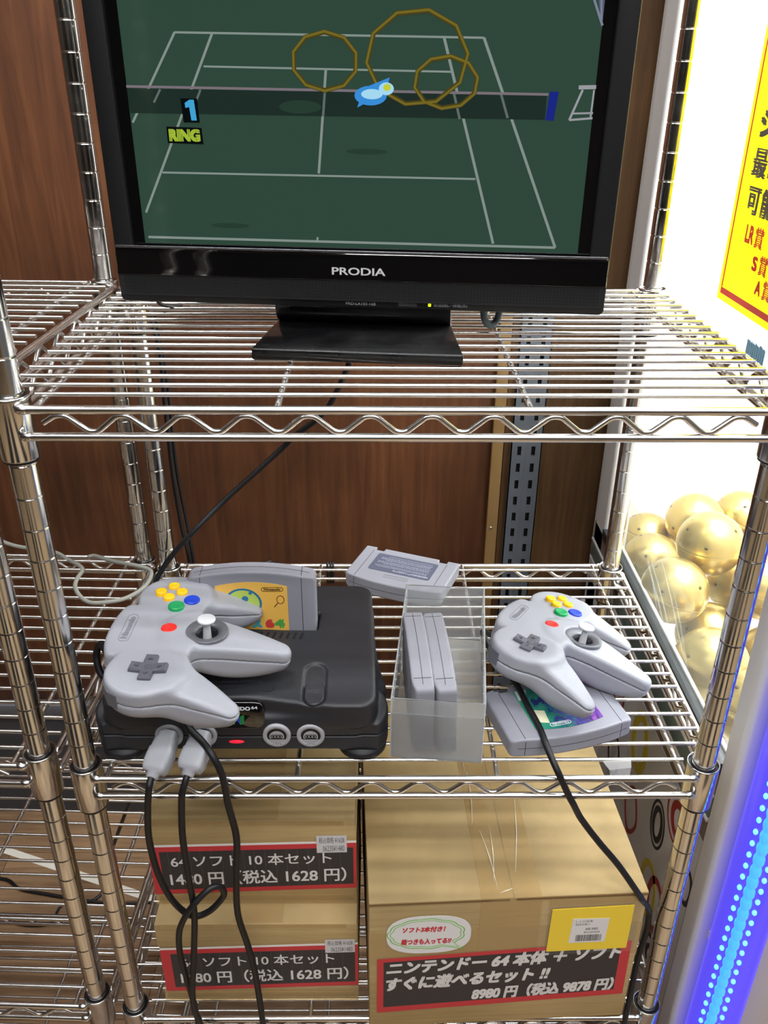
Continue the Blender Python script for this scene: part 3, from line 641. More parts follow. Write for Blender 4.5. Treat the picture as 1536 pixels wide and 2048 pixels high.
for x in (188.5, 121):
    q = MB(); 
    for dx in (-3, 0.5, 3.6): q.tube([(x+dx+3.6*0, 331+5*math.cos(a), -16+14*math.sin(a)) for a in np.linspace(0, 2*math.pi, 17)[:-1]], 1.5, 6, closed=True)
    if x < 150: q.tube([(x-2, 327, 2), (x-8, 320, 4), (x+2, 316, 4), (x+6, 326, 2)], 1.8, 6, 4)
    thing('cable_tie', q, CORDM, 'black tie wound round the rear rail '+('between the cartridges' if x > 150 else 'behind the inserted cartridge'), 'tie')
# ================================================================== GAME CARTRIDGES
def cart_sdf(x, y, z):
    top = 75-7.5*(x/58)**2
    d2 = smax(np.abs(x)-58, y-top, 5); d2 = smax(d2, -y, 1.5)
    side = np.clip((np.abs(x)-44)/14, 0, 1)
    zt = 19.0-3.2*side**2.2
    d = smax(d2, z-zt, 1.8); d = smax(d, -z, 1.8)
    for s in (-1, 1):                                   # notches by the connector
        n = np.maximum(np.maximum(np.abs(x-s*39)-4.5, y-6), 3-z*0-z); d = np.maximum(d, -np.maximum(np.abs(x-s*39)-5.0, y-6.5))
        d = np.maximum(d, -np.maximum(np.maximum(np.abs(x-s*44)-4.0, y-3), -(z-3)))
    return d
P_, F_ = surf_nets(cart_sdf, (-61, -3, -2.5), (61, 78, 21.5), 1.0)
CARTM = sdf_mesh('cartridge_shell', P_, F_, GREYP2)
def ctop(x): return 75-7.5*(x/58)**2
q = MB()
for s in (-1, 1):
    X = s*45.5
    for a, b, c in (((X, 7, 18.99), (X, ctop(X)-1.5, 18.99), 0.0), ((X, ctop(X)+0.02, 2), (X, ctop(X)+0.02, 17), 0), ((X, 8, 0.0), (X, ctop(X)-1.5, 0.0), 0)):
        q.tube([a, b], 0.28, 6)
q.tube([(x, ctop(x)+0.02, 9.5) for x in np.linspace(-52, 52, 25)], 0.25, 6)
SEAMM = q.mesh('seam', mat('seam_dark', (52, 52, 58), 0.8))
q = MB()
for s in (-1, 1): q.lathe([(0, -0.3), (2.0, -0.3), (2.0, -0.1), (2.6, -0.1)], (s*42, 64, 0), 12, (0, 0, -1))
SCRM = q.mesh('screw', mat('screw_dark', (50, 52, 58), 0.4, 0.6))
CF = ((0, 0, 19.0), (1, 0, 0), (0, 1, 0), (0, 0, 1)); CB = ((0, 0, 0.0), (-1, 0, 0), (0, 1, 0), (0, 0, -1))
def pill(mb, cx, cy, w, h, t, fr, t0, t1): ring2d(mb, rrect(cx-w/2, cy-h/2, cx+w/2, cy+h/2, h*0.49), rrect(cx-w/2+t, cy-h/2+t, cx+w/2-t, cy+h/2-t, h*0.49-t), fr, t0, t1)
def make_cart(loc, R, label, front=None, back=False):
    r = empty('game_cartridge', loc, label, 'cartridge', 'grey game cartridges')
    r.rotation_euler = R.to_euler()
    part('shell', CARTM, None, r); part('seam', SEAMM, None, r); part('screw', SCRM, None, r)
    if front:
        out = [(-30.5, 8), (30.5, 8)]+[(x, 64-4.5*(x/33)**2) for x in np.linspace(32.5, -32.5, 15)]
        out = [(-32.5, 10), (-30.5, 8), (30.5, 8), (32.5, 10)]+[(x, 64.5-4.5*(x/33)**2) for x in np.linspace(32.5, -32.5, 15)]
        front(r, out)
    if back:
        part('back_label', MB().prism(rrect(-37, 13, 37, 50, 3), CB, 0.15, 0.45), mat('slate_label', (84, 88, 106), 0.5), r)
        q = MB(); put_text(q, 'NINTENDO⁶⁴ CASSETTE', (-34, 44, 8, 47.5), frame_map(CB, 0.6), bold=0.02)
        rr = random.Random(5)
        for k, y in enumerate((40.5, 38, 34, 31.7, 29.4, 26, 23.6, 21.2, 17.6)):
            xx = -33+rr.random()*3
            while xx < 30-8*(k % 3 == 2):
                w = 0.8+rr.random()*2.2; q.prism([(xx, y), (xx+w, y), (xx+w, y+0.6), (xx, y+0.6)], CB, 0.45, 0.6); xx += w+0.7
        part('label_print', q, mat('label_pale', (176, 178, 190), 0.5), r)
        q = MB(); pill(q, 0, 58, 30, 6, 0.5, CB, -0.1, 0.4); put_text(q, 'Nintendo', (-12, 56.2, 12, 59.8), frame_map(CB, 0.35)); part('embossed_name', q, GREYP2, r)
    return r
def label_tennis(r, out):
    part('label', MB().prism(out, CF, 0.1, 0.35), mat('label_amber', (232, 182, 84), 0.4), r, label='amber picture label')
    q = MB(); q.prism(ell(-8, 42, 17, 16, 32), CF, 0.36, 0.5); part('emblem', q, mat('emblem_blue', (40, 110, 150), 0.4), r)
    q = MB(); q.prism(ell(-8, 42, 15, 14, 32), CF, 0.5, 0.6); part('emblem', q, mat('emblem_lime', (176, 200, 90), 0.4), r)
    q = MB(); q.prism(ell(-6, 47, 3, 3, 16), CF, 0.6, 0.7).prism(ell(-1, 53, 1.6, 1.6, 12), CF, 0.6, 0.7).prism([(-20, 40), (-12, 46), (-8, 36), (-4, 44), (3, 38), (0, 33), (-16, 33)], CF, 0.6, 0.7); part('emblem', q, mat('emblem_blue', (40, 110, 150), 0.4), r)
    q = MB(); pill(q, 19, 57, 20, 4.6, 0.5, CF, 0.36, 0.5); put_text(q, 'Nintendo', (11.5, 55.7, 26.5, 58.5), frame_map(CF, 0.5), bold=0.02); part('maker_name', q, mat('label_dark', (60, 40, 20), 0.5), r)
    q = MB(); ring2d(q, ell(26, 46, 3.6, 4.6, 20, 0), ell(26, 46, 3.0, 4.0, 20, 0), CF, 0.36, 0.5); q.prism(seg((23.5, 42.5), (20, 38), 0.8), CF, 0.36, 0.5); part('racket_print', q, mat('label_brown', (96, 50, 20), 0.5), r)
    for s, rc, c in (('ス', (-2, 15, 8, 24), (60, 170, 190)), ('6', (11, 15, 19, 25), (200, 60, 60)), ('4', (19, 15, 29, 25), (70, 160, 70))):
        q = MB(); put_text(q, s, rc, frame_map(CF, 0.5), bold=0.045); part('title_lettering', q, mat('title_%d' % c[0], c, 0.4), r)
def label_wild(r, out):
    m = bpy.data.materials.new('busy_picture'); m.use_nodes = True; nt = m.node_tree; b = nt.nodes['Principled BSDF']; L = nt.links
    tc = nt.nodes.new('ShaderNodeTexCoord'); mp = nt.nodes.new('ShaderNodeMapping'); mp.inputs['Rotation'].default_value = (0, 0, 0.5)
    n = nt.nodes.new('ShaderNodeTexNoise'); n.inputs['Scale'].default_value = 62; n.inputs['Distortion'].default_value = 2.5; n.inputs['Detail'].default_value = 3
    sx = nt.nodes.new('ShaderNodeSeparateXYZ'); ad = nt.nodes.new('ShaderNodeMath'); ad.operation = 'MULTIPLY_ADD'; ad.inputs[1].default_value = -9.0; ad.inputs[2].default_value = 0.0
    a2 = nt.nodes.new('ShaderNodeMath'); a2.operation = 'MULTIPLY_ADD'; a2.inputs[1].default_value = 0.7
    cr = nt.nodes.new('ShaderNodeValToRGB'); e = cr.color_ramp.elements
    e[0].position = 0.05; e[0].color = lin((60, 150, 120)); e[1].position = 0.98; e[1].color = lin((236, 96, 92))
    for p, c in ((0.22, (40, 130, 110)), (0.33, (30, 60, 120)), (0.42, (60, 50, 150)), (0.5, (24, 26, 60)), (0.58, (110, 60, 160)), (0.7, (200, 90, 150)), (0.82, (230, 90, 96))):
        k = e.new(p); k.color = lin(c)
    L.new(tc.outputs['Object'], mp.inputs['Vector']); L.new(mp.outputs['Vector'], n.inputs['Vector']); L.new(tc.outputs['Object'], sx.inputs[0])
    L.new(sx.outputs['X'], ad.inputs[0]); L.new(n.outputs['Fac'], a2.inputs[0]); L.new(ad.outputs[0], a2.inputs[2]); L.new(a2.outputs[0], cr.inputs['Fac'])
    L.new(cr.outputs['Color'], b.inputs['Base Color']); b.inputs['Roughness'].default_value = 0.3
    part('label', MB().prism(out, CF, 0.1, 0.35), m, r, label='purple, green and red picture label')
    q = MB(); q.prism([(15, 40), (27, 36), (28, 52), (17, 56)], CF, 0.36, 0.5); part('label_patch', q, mat('patch_cream', (226, 224, 190), 0.4), r)
    q = MB(); q.prism([(20, 9), (31, 9), (31.5, 22), (24, 22)], CF, 0.36, 0.5); part('label_patch', q, mat('patch_white', (216, 222, 222), 0.4), r)
    q = MB(); q.prism([(24, 12), (25.4, 12), (27, 15), (27, 12), (28.4, 12), (28.4, 18), (27, 18), (25.4, 15), (25.4, 18), (24, 18)], CF, 0.5, 0.6); part('emblem', q, mat('emblem_green', (30, 110, 60), 0.4), r)
    q = MB(); pill(q, 8, 58.5, 20, 4.6, 0.6, CF, 0.36, 0.5); put_text(q, 'Nintendo', (0.5, 57.2, 15.5, 60), frame_map(CF, 0.5), bold=0.02); part('maker_name', q, mat('label_white', (235, 235, 240), 0.5), r)
    q = MB(); put_text(q, '64', (6, 22, 22, 32), frame_map(CF, 0.5), bold=0.05); part('title_lettering', q, mat('title_navy', (36, 36, 110), 0.4), r)
def basis(ex, ey, ez): return Matrix((Vector(ex).normalized(), Vector(ey).normalized(), Vector(ez).normalized())).transposed()
# in the console: upright, label to the front
make_cart((130.5, 131.5, 43.5), basis((1, 0, 0), (0, 0, 1), (0, -1, 0)), 'grey cartridge with an amber tennis label standing in the console slot', front=label_tennis)
# flat under the right controller, curved edge to the front (label upside down)
a = math.radians(14.5); ex = (-math.cos(a), -math.sin(a), 0); ey = (math.sin(a), -math.cos(a), 0)
c = np.array((400.0, 96.0)); make_cart((c[0]-2, c[1]-1, -8.3), basis(ex, ey, (0, 0, 1)), 'grey cartridge with a purple and green label lying under the right controller', front=label_wild)
# flat at the back, its rear label up
a = math.radians(-22); ex = (math.cos(a), math.sin(a), 0); ey = (math.sin(a), -math.cos(a), 0)
make_cart((286.5, 330, 10.8), basis(ex, ey, (0, 0, -1)), 'grey cartridge lying face down at the rear rail, slate-grey rear label up', back=True)
# two standing in the clear box
for (x, y), t, lab in (((290.6, 77.5), 0.8, 'left of the two plain grey cartridges standing in the clear box'), ((310.2, 77.0), 1.6, 'right of the two plain grey cartridges standing in the clear box')):
    yaw = math.radians(2.8); ln = math.radians(t)
    ex = Vector((math.sin(yaw), -math.cos(yaw), 0)); ey = Vector((-math.sin(ln), 0, math.cos(ln))); ez = ex.cross(ey)
    make_cart((x, y, -5.8), basis(tuple(ex), tuple(ey), tuple(ez)), lab)
# ================================================================== CLEAR BOX
bx = empty('plastic_box', (256.2, 16.5, -8.0), 'open frosted clear plastic box holding two grey cartridges', 'box', rz=math.radians(-6))
FROST = mix_mat('frosted_plastic', (206, 208, 208), 0.24, 0.4, (240, 243, 243), translucent=0.45)
CLEARP = mix_mat('clear_plastic', (210, 213, 215), 0.62, 0.15, (244, 247, 248), translucent=0.3)
EDGEP = mix_mat('plastic_edge', (235, 238, 240), 0.45, 0.15, (250, 250, 250), translucent=0.4)
FR2 = bpy.data.materials.new('blurring_plastic'); FR2.use_nodes = True
_nt = FR2.node_tree; _nt.nodes.remove(_nt.nodes['Principled BSDF']); _rf = _nt.nodes.new('ShaderNodeBsdfRefraction'); _rf.inputs['Roughness'].default_value = 0.42; _rf.inputs['IOR'].default_value = 1.12; _rf.inputs[0].default_value = (0.93, 0.94, 0.94, 1)
_tl = _nt.nodes.new('ShaderNodeBsdfTranslucent'); _tl.inputs[0].default_value = (0.8, 0.81, 0.81, 1); _df = _nt.nodes.new('ShaderNodeBsdfPrincipled'); _df.inputs['Base Color'].default_value = (0.62, 0.63, 0.64, 1); _df.inputs['Roughness'].default_value = 0.35
_m1 = _nt.nodes.new('ShaderNodeMixShader'); _m1.inputs[0].default_value = 0.45; _m2 = _nt.nodes.new('ShaderNodeMixShader'); _m2.inputs[0].default_value = 0.4
_nt.links.new(_tl.outputs[0], _m1.inputs[1]); _nt.links.new(_df.outputs[0], _m1.inputs[2]); _nt.links.new(_rf.outputs[0], _m2.inputs[1]); _nt.links.new(_m1.outputs[0], _m2.inputs[2]); _nt.links.new(_m2.outputs[0], _nt.nodes['Material Output'].inputs['Surface'])
bw, bl_, bh = 77.5, 176.0, 63.5
def wallbox(a0, a1, z0, z1, m, name):
    q = MB(); q.add([(*a0, z0), (*a1, z0), (*a1, z1), (*a0, z1)], [(0, 1, 2, 3)]); part(name, q, m, bx)
cor = [(0, 0), (bw, 0), (bw, bl_), (0, bl_)]
for i in range(4):
    a0, a1 = cor[i], cor[(i+1) % 4]
    if i == 0: part('wall_panel', MB().box(0, -0.6, 0, bw, 0.6, 48), FR2, bx)
    else: wallbox(a0, a1, 0, 48, CLEARP, 'wall_panel')
    wallbox(a0, a1, 48, bh, CLEARP, 'rim_band')
q = MB(); q.add([(0, 0, 0.3), (bw, 0, 0.3), (bw, bl_, 0.3), (0, bl_, 0.3)], [(0, 1, 2, 3)]); part('base', q, FROST, bx)
q = MB()
for z, r in ((0.8, 0.7), (48, 0.5), (bh, 0.8)): q.tube([(x, y, z) for x, y in cor], r, 6, closed=True)
for x, y in cor: q.tube([(x, y, 0), (x, y, bh)], 0.7, 6)
part('edge_rim', q, EDGEP, bx)
q = MB()
for k in range(14): q.sphere((0.6, 12+11.5*k, 55), 0.9, 8); q.sphere((bw-0.6, 12+11.5*k, 55), 0.9, 8)
part('rim_stud', q, EDGEP, bx, kind='stuff')
# ================================================================== GAMES CONSOLE
CX, CY, CZ = 129.0, 100.0, -8.3
con = empty('games_console', (CX, CY, CZ), 'charcoal games console with four controller ports on the middle shelf', 'console')
def sstep(t): t = np.clip(t, 0, 1); return t*t*(3-2*t)
def plate_top(x, y): return 50+9.5*sstep((y-10)/55)+1.2*sstep(1-np.abs(x)/50)
def con_sdf(x, y, z):
    d = smax(smax(sbox(x, y, 0, 100, 111, 86, 16), z-36, 5), 1.5-z, 2)
    hw = 115.5-5.5*(y-15)/165; yf = 12.5+8.5*sstep(1-np.abs(x)/88)
    o = smax(np.abs(x)-hw, yf-y-np.clip((34-z)/14, 0, 1)*0, 17); o = smax(o, y-185, 17)
    p = smax(smax(o, z-plate_top(x, y), 3.6), 28-z, 2)
    d = smin(d, p, 7)
    ax = np.abs(x)
    l = smax(tcap(ax, y, (102.5, 33), (87, 21), 22.5, 6.5), z-(25.5+0.30*(y-8)), 3.0); l = smax(l, -0.5-z, 2)
    sd = smax(tcap(ax, y, (100, 60), (95, 125), 23.5, 15), z-36, 8); sd = smax(sd, 0.5-z, 2)
    d = smin(d, sd, 6); d = smin(d, l, 1.2)
    slot = np.maximum(np.maximum(ax-61, np.abs(y-122)-13.5), 40-z)
    d = smax(d, -slot, 3)
    rc = smax(tcap(x, y, (62.5, 24), (62.5, 49), 9.8, 9.8), plate_top(x, y)-2.2-z, 1.5)
    rc2 = smax(tcap(x, y, (-62.5, 24), (-62.5, 49), 9.8, 9.8), plate_top(x, y)-2.2-z, 1.5)
    d = smax(d, -rc, 1.5); d = smax(d, -rc2, 1.5)
    return d
lo = (-128, 4, -3); hi = (128, 192, 66)
P_, F_ = surf_nets(lambda x, y, z: np.maximum(con_sdf(x, y, z), 16.6-z), lo, hi, 1.5); P_ -= np.array((0, CY, CZ))
part('upper_case', sdf_mesh('upper_case', P_, F_, CHAR), None, con)
P_, F_ = surf_nets(lambda x, y, z: np.maximum(con_sdf(x, y, z), z-15.8), lo, (128, 192, 18), 1.5); P_ -= np.array((0, CY, CZ))
part('lower_case', sdf_mesh('lower_case', P_, F_, CHAR), None, con)
def C_(mb): mb.v = [(p[0], p[1]-CY, p[2]-CZ) for p in mb.v]; return mb
fm = C_(MB().lathe([(0, -8.3), (19.5, -8.3), (21, -7.4), (21, -0.5), (0, -0.5)], (0, 0, 0), 32)).mesh('foot', CHARD)
for sx in (-1, 1):
    for x, y in ((102.5, 32), (86, 160)): part('foot', fm, None, con, loc=(sx*x, y, 0))
def onp(x, y, t=0.0): return (x, y, plate_top(x, y)+t)
# reset and power pills
for sx, nm in ((1, 'reset_button'), (-1, 'power_switch')):
    ol = [(p[0]*8.6+sx*62.5, p[1]) for p in [(math.cos(a), 21+8.6*math.sin(a)+(0 if a < math.pi else 0)) for a in np.linspace(0, 2*math.pi, 25)[:-1]]]
    P = [(sx*62.5+8.4*math.cos(a), (31.5 if math.sin(a) > 0 else 23)+8.4*math.sin(a)) for a in np.linspace(0, 2*math.pi, 33)[:-1]]
    q = MB(); n = len(P)
    vs = [onp(x, y, -3) for x, y in P]+[onp(x, y, -0.4) for x, y in P]+[onp((x-sx*62.5)*0.9+sx*62.5, (y-27)*0.92+27, 0.6) for x, y in P]
    q.add(vs, [(i, (i+1) % n, n+(i+1) % n, n+i) for i in range(n)]+[(n+i, n+(i+1) % n, 2*n+(i+1) % n, 2*n+i) for i in range(n)]+[tuple(range(2*n, 3*n))], smooth=False)
    b = part(nm, C_(q), CHAR, con)
    if sx == 1:
        q = MB(); put_text(q, 'RESET', (sx*62.5-6, 26, sx*62.5+6, 29.6), lambda x, y: onp(x, y, 0.75), bold=0.01); part('reset_lettering', C_(q), mat('raised_charcoal', (58, 59, 64), 0.5), b)
# memory door line, vents, raised words
q = MB(); dd = [(-28, 66), (-28, 30), (-26, 28), (26, 28), (28, 30), (28, 66)]
q.tube([onp(x, y, -0.05) for x, y in dd], 0.35, 6); part('door_seam', C_(q), mat('black_gap', (8, 8, 9), 0.9), con)
q = MB(); put_text(q, 'MEMORY EXPANSION', (-16, 36, 18, 39), lambda x, y: onp(x, y, 0.1), bold=0.01); part('raised_words', C_(q), mat('raised_charcoal', (58, 59, 64), 0.5), con)
vm = C_(MB().box(-1.1, -4.5, -3, 1.1, 4.5, 0.25)); vm.v = [(p[0]+0.18*(p[1]+CY), p[1]+CY, p[2]+CZ) for p in vm.v]
vm = vm.mesh('vent', mat('black_gap', (8, 8, 9), 0.9))
for k in range(9):
    for sx in (1,):
        x = -3+6.2*k; p = onp(x, 98); part('vent', vm, None, con, loc=(p[0], p[1]-CY, p[2]-CZ))
# front window with name and emblem
wf_ = ((0, 15.8-CY, 38.5-CZ), (1, 0, 0), (0, 0.16, 0.987), (0, -0.987, 0.16))
q = MB(); q.prism(rrect(-21.5, -12.5, 21.5, 12.5, 8, 7), wf_, -6, 1.6); part('front_window', q, PIANO, con, bevel=0.8)
q = MB(); put_text(q, 'NINTENDO', (-18.5, 4.9, 10.0, 8.6), frame_map(wf_, 1.75), bold=0.03); put_text(q, '64', (10.8, 6.2, 16.0, 9.0), frame_map(wf_, 1.75), bold=0.02); w_ = part('window_lettering', q, mat('cool_white_print', (205, 212, 220), 0.4), con)
for pts, c, nme in (([(-6.5, -7.5), (-3.5, -8.6), (-3.5, -1.4), (-6.5, 0.4)], (30, 120, 60), 'n_green'), ([(-3.5, -1.4), (1, -8.6), (1, -2.4), (-3.5, 3)], (40, 70, 170), 'n_blue'), ([(1, -8.6), (4.5, -7.5), (4.5, 0.6), (1, -0.6)], (40, 110, 60), 'n_green'), ([(-6.5, 0.4), (-3.5, 3), (-1.5, 1.6), (-3.5, -1.4)], (196, 150, 40), 'n_gold')):
    q = MB(); q.prism(pts, wf_, 1.65, 1.8); part('emblem', q, mat(nme, c, 0.4), con)
# ports
PG_ = mat('port_grey', (158, 158, 162), 0.45)
for k, x in enumerate((-59.5, -31, 31, 59.5)):
    fr = ((x, 12.8-CY, 19.0-CZ), (1, 0, 0), (0, 0, 1), (0, -1, 0)); C0 = (x, 12.8-CY, 19.0-CZ)
    pr = part('controller_port', MB().lathe([(11.8, -1), (11.8, 1.4), (11.2, 2.0), (8.6, 2.0), (8.2, 1.2)], C0, 40, (0, -1, 0)), PG_, con, label='light grey round controller port')
    q = MB(); D = [(8.2*math.cos(a), 8.2*math.sin(a)) for a in np.linspace(-0.45, math.pi+0.45, 26)]; q.prism(D, fr, -1, 1.3); part('port_recess', q, mat('port_dark', (16, 16, 18), 0.6), pr)
    q = MB(); q.prism([(10*math.cos(a), 10*math.sin(a)) for a in np.linspace(math.pi+0.4, 2*math.pi-0.4, 12)], fr, 0, 1.6); q.prism([(6.2*math.cos(a), -0.6+6.0*math.sin(a)) for a in np.linspace(-0.3, math.pi+0.3, 20)], fr, 0, 1.7); part('port_plug', q, PG_, pr)
    q = MB()
    ring2d(q, rrect(-5.2, -2.2, 5.2, 1.8, 1.9), rrect(-4.5, -1.5, 4.5, 1.1, 1.25), fr, 1.7, 1.85)
    for dx in (-2.7, 0, 2.7): q.lathe([(0, 1.9), (1.0, 1.85), (1.05, 1.6)], C0+np.array((dx, 0, -0.2)), 10, (0, -1, 0))
    for dx in (-3, -1, 1, 3): q.prism([(dx-0.35, -8.6), (dx+0.35, -8.6), (dx+0.35, -7.9), (dx-0.35, -7.9)], fr, 2.0, 2.1)
    part('port_holes', q, mat('port_dark', (16, 16, 18), 0.6), pr)
q = MB(); q.sphere((-3.5, 13.0-CY, 11.5-CZ), 1, 20, (6.6, 1.0, 1.7)); part('power_light', q, mat('red_led', (210, 30, 50), 0.3, emit=(235, 30, 60), estr=0.8), con)
# ================================================================== CONTROLLERS
def ramp(t): return np.clip(t, 0, 1)
def handle(x, y, z, a, b, ra, rb, zt0, zt1, zb0, zbm, zb1, k=8, pw=1.5):
    dx, dy = b[0]-a[0], b[1]-a[1]; L = dx*dx+dy*dy
    t = ((x-a[0])*dx+(y-a[1])*dy)/L; tt = np.clip(t, 0, 1.15); tc = np.clip(t, 0, 1)
    d2 = np.hypot(x-a[0]-dx*tc, y-a[1]-dy*tc)-(ra+(rb-ra)*tc**1.25)
    zt = zt0+(zt1-zt0)*tt**pw; zb = zb0*(1-tt)**2+2*zbm*tt*(1-tt)+zb1*tt**2 if True else 0
    d = smax(d2, z-zt, k); return smax(d, zb-z, 14)
def ctl_sdf(x, y, z):
    ax = np.abs(x)
    o = smin(np.hypot(ax-51, y-17)-31.5, sbox(x, y, 0, 17, 52, 28, 10), 4)
    o = smin(o, smax(sbox(x, y, 0, 30, 35.5, 31, 7), y-(61-0.006*x*x), 4), 2.0)
    d = smax(o, z, 4.5); d = smax(d, -27-z, 12)
    m = handle(x, y, z, (0, -8), (0, -79), 23.5, 9.0, -0.3, -13, -27, -46, -37, k=5)
    s = handle(ax, y, z, (53.5, 6), (68.5, -47.5), 20, 9.0, -0.3, -19, -26, -46, -38, k=5)
    d = smin(d, m, 7); d = smin(d, s, 7)
    h = smax(sbox(x, y, 0, 33, 31, 25, 8), -47-z, 5); h = smax(h, z+15, 3); d = smin(d, h, 3)
    dish = np.sqrt((ax-51.2)**2+(y-15.4)**2+(z-97)**2)-98.5
    d = np.where(x < 0, smax(d, -dish, 1.0), d)
    st = np.hypot(x, y+19.4)-16.8
    d = smax(d, -np.maximum(st, -2.2-z), 1.0)
    d = np.maximum(d, -np.maximum(st+7.4, -40-z))
    return d
def zs_c(x, y):
    ax = np.abs(x); rs = ramp((4-y)/58)*sstep((ax-30)/22); rm = ramp((-18-y)/66)*sstep((30-ax)/16)
    return -12.5-13.0*rs**1.2-11.5*rm**1.2
hh = 1.25
def warpf(x, y, w): return ctl_sdf(x, y, w+zs_c(x, y))
lo = (-86, -94, -40); hi = (86, 66, 30)
def unw(P): P = P.copy(); P[:, 2] += zs_c(P[:, 0], P[:, 1]); return P
P_, F_ = surf_nets(lambda x, y, w: np.maximum(warpf(x, y, w), 0.35-w), (-86, -94, -3), hi, hh, unw); UPM = sdf_mesh('upper_shell', P_, F_, GREYP)
P_, F_ = surf_nets(lambda x, y, w: np.maximum(warpf(x, y, w), w+0.3), lo, (86, 66, 3), hh, unw); LOM = sdf_mesh('lower_shell', P_, F_, GREYP)
B_RED = mat('button_red', (214, 40, 34), 0.3); B_BLU = mat('button_blue', (22, 62, 190), 0.25); B_GRN = mat('button_green', (16, 150, 84), 0.25); B_YEL = mat('button_yellow', (248, 190, 20), 0.35)
RINGD = mat('stick_ring_grey', (104, 106, 112), 0.35, 0.3); STKM = mat('stick_white_grey', (196, 198, 202), 0.4); DP = mat('dpad_grey', (86, 87, 96), 0.4)
def btn_mesh(r, h, m): return MB().lathe([(r, -3), (r, h-1.0), (r-0.4, h-0.35), (r-1.1, h), (r-1.9, h-0.1), (0, h-0.25)], n=32).mesh('button', m)
BM = dict(start=btn_mesh(6.6, 2.0, B_RED), A=btn_mesh(6.8, 3.0, B_BLU), B=btn_mesh(6.8, 3.0, B_GRN), C=btn_mesh(4.9, 4.0, B_YEL))
q = MB(); w_, l_ = 4.8, 14.2
cross = [(-w_, -l_), (w_, -l_), (w_, -w_), (l_, -w_), (l_, w_), (w_, w_), (w_, l_), (-w_, l_), (-w_, w_), (-l_, w_), (-l_, -w_), (-w_, -w_)]
vs = [(x*1.03, y*1.03, -4) for x, y in cross]+[(x, y, 1.6) for x, y in cross]+[(x*0.93 if abs(x) > w_ else x*0.85, y*0.93 if abs(y) > w_ else y*0.85, 2.6+(0.5 if max(abs(x), abs(y)) > w_ else -0.7)) for x, y in cross]
n = 12; q.add(vs, [(i, (i+1) % n, n+(i+1) % n, n+i) for i in range(n)]+[(n+i, n+(i+1) % n, 2*n+(i+1) % n, 2*n+i) for i in range(n)])
c0 = len(q.v); q.add([(0, 0, 1.4)]+[tuple(v) for v in vs[24:]], [(0, 1+i, 1+(i+1) % n) for i in range(n)]); DPM = q.mesh('dpad', DP)
q = MB()
for k in range(4):
    a = k*math.pi/2; f = lambda x, y: (x*math.cos(a)-y*math.sin(a), x*math.sin(a)+y*math.cos(a), 3.35)
    q.add([f(-2.2, 7.4), f(2.2, 7.4), f(0, 10.8)], [(0, 1, 2)])
q.lathe([(2.8, 1.9), (2.4, 2.1), (0, 1.7)], n=16); ARM = q.mesh('dpad_mark', mat('dpad_dark', (80, 81, 88), 0.5))
RM = MB().lathe([(17.0, -2.5), (17.0, 0.2), (16.3, 0.5), (9.6, -1.4), (9.0, -2.4), (8.8, -9)], n=48).mesh('stick_ring', RINGD)
oct8 = [(9.2, -3.2), (8.4, -9.2)]
OM = MB().lathe([(9.4, -2.2), (8.0, -4.5), (7.6, -9.5), (0, -9.6)], n=8, smooth=False).mesh('stick_well', mat('stick_well_grey', (52, 53, 58), 0.3))
STM_ = MB().lathe([(3.6, -8), (3.2, 0), (2.6, 6.5), (2.6, 9.2), (7.0, 9.8), (7.4, 10.8), (7.2, 11.8), (6.4, 12.2), (5.4, 11.7), (4.6, 12.1), (3.6, 11.7), (2.8, 12.1), (1.6, 11.7), (0, 11.9)], n=32).mesh('stick', STKM)
q = MB(); LF = ((0, 44, 0), (1, 0, 0), (0, 1, 0), (0, 0, 1)); pill(q, 0, 0, 38, 9.0, 0.5, LF, -0.4, 0.3); put_text(q, 'Nintendo', (-15, -2.4, 15, 2.8), frame_map(LF, 0.3), bold=0.012); LGM = q.mesh('embossed_name', mat('emboss_grey', (128, 129, 136), 0.4))
q = MB(); q.prism([(20, -1), (34, -1), (35, -3), (33, -9), (22, -10), (18, -6)], ((0, 0, -6), (1, 0, 0), (0, 0, 1), (0, 1, 0)), 0, 1)
SHM = {}
for s in (-1, 1):
    q = MB(); pts = [(s*x, y) for x, y in ((37, 42), (46, 43.8), (60, 42.5), (72, 37), (77, 30))]
    for k in range(len(pts)-1):
        a, b = np.array(pts[k]), np.array(pts[k+1])
    outl = pts+[(p[0]*1.0+s*1.5, p[1]+6.0-1.2*abs(i-1.5)) for i, p in reversed(list(enumerate(pts)))]
    if s > 0: outl = outl[::-1]
    q.prism(outl, ((0, 0, 0), (1, 0, 0), (0, 1, 0), (0, 0, 1)), -18, -6); SHM[s] = q
def make_controller(loc, Rm, label):
    r = empty('game_controller', loc, label, 'controller', 'grey three-handled controllers')
    r.rotation_euler = Rm.to_euler()
    part('upper_shell', UPM, None, r); part('lower_shell', LOM, None, r)
    part('start_button', BM['start'], None, r, loc=(0.1, 11.2, 0), label='red start button')
    part('action_button', BM['A'], None, r, loc=(41, 1.1, 0), label='blue button'); part('action_button', BM['B'], None, r, loc=(31.4, 12.3, 0), label='green button')
    for x, y in ((50.9, 29.4), (43.0, 21.0), (60.4, 20.4), (51.9, 11.7)): part('camera_button', BM['C'], None, r, loc=(x, y, 0), label='yellow button')
    d = part('direction_pad', DPM, None, r, loc=(-51.2, 15.4, 0)); part('pad_mark', ARM, None, d)
    st = part('stick_ring', RM, None, r, loc=(0, -19.4, 0)); part('stick_well', OM, None, st); part('thumb_stick', STM_, None, r, loc=(0, -19.4, 0), label='pale thumb stick')
    part('embossed_name', LGM, None, r)
    for s in (-1, 1):
        if isinstance(SHM[s], MB): SHM[s] = SHM[s].mesh('shoulder_button', DGREY)
        part('shoulder_button', SHM[s], None, r)
    return r
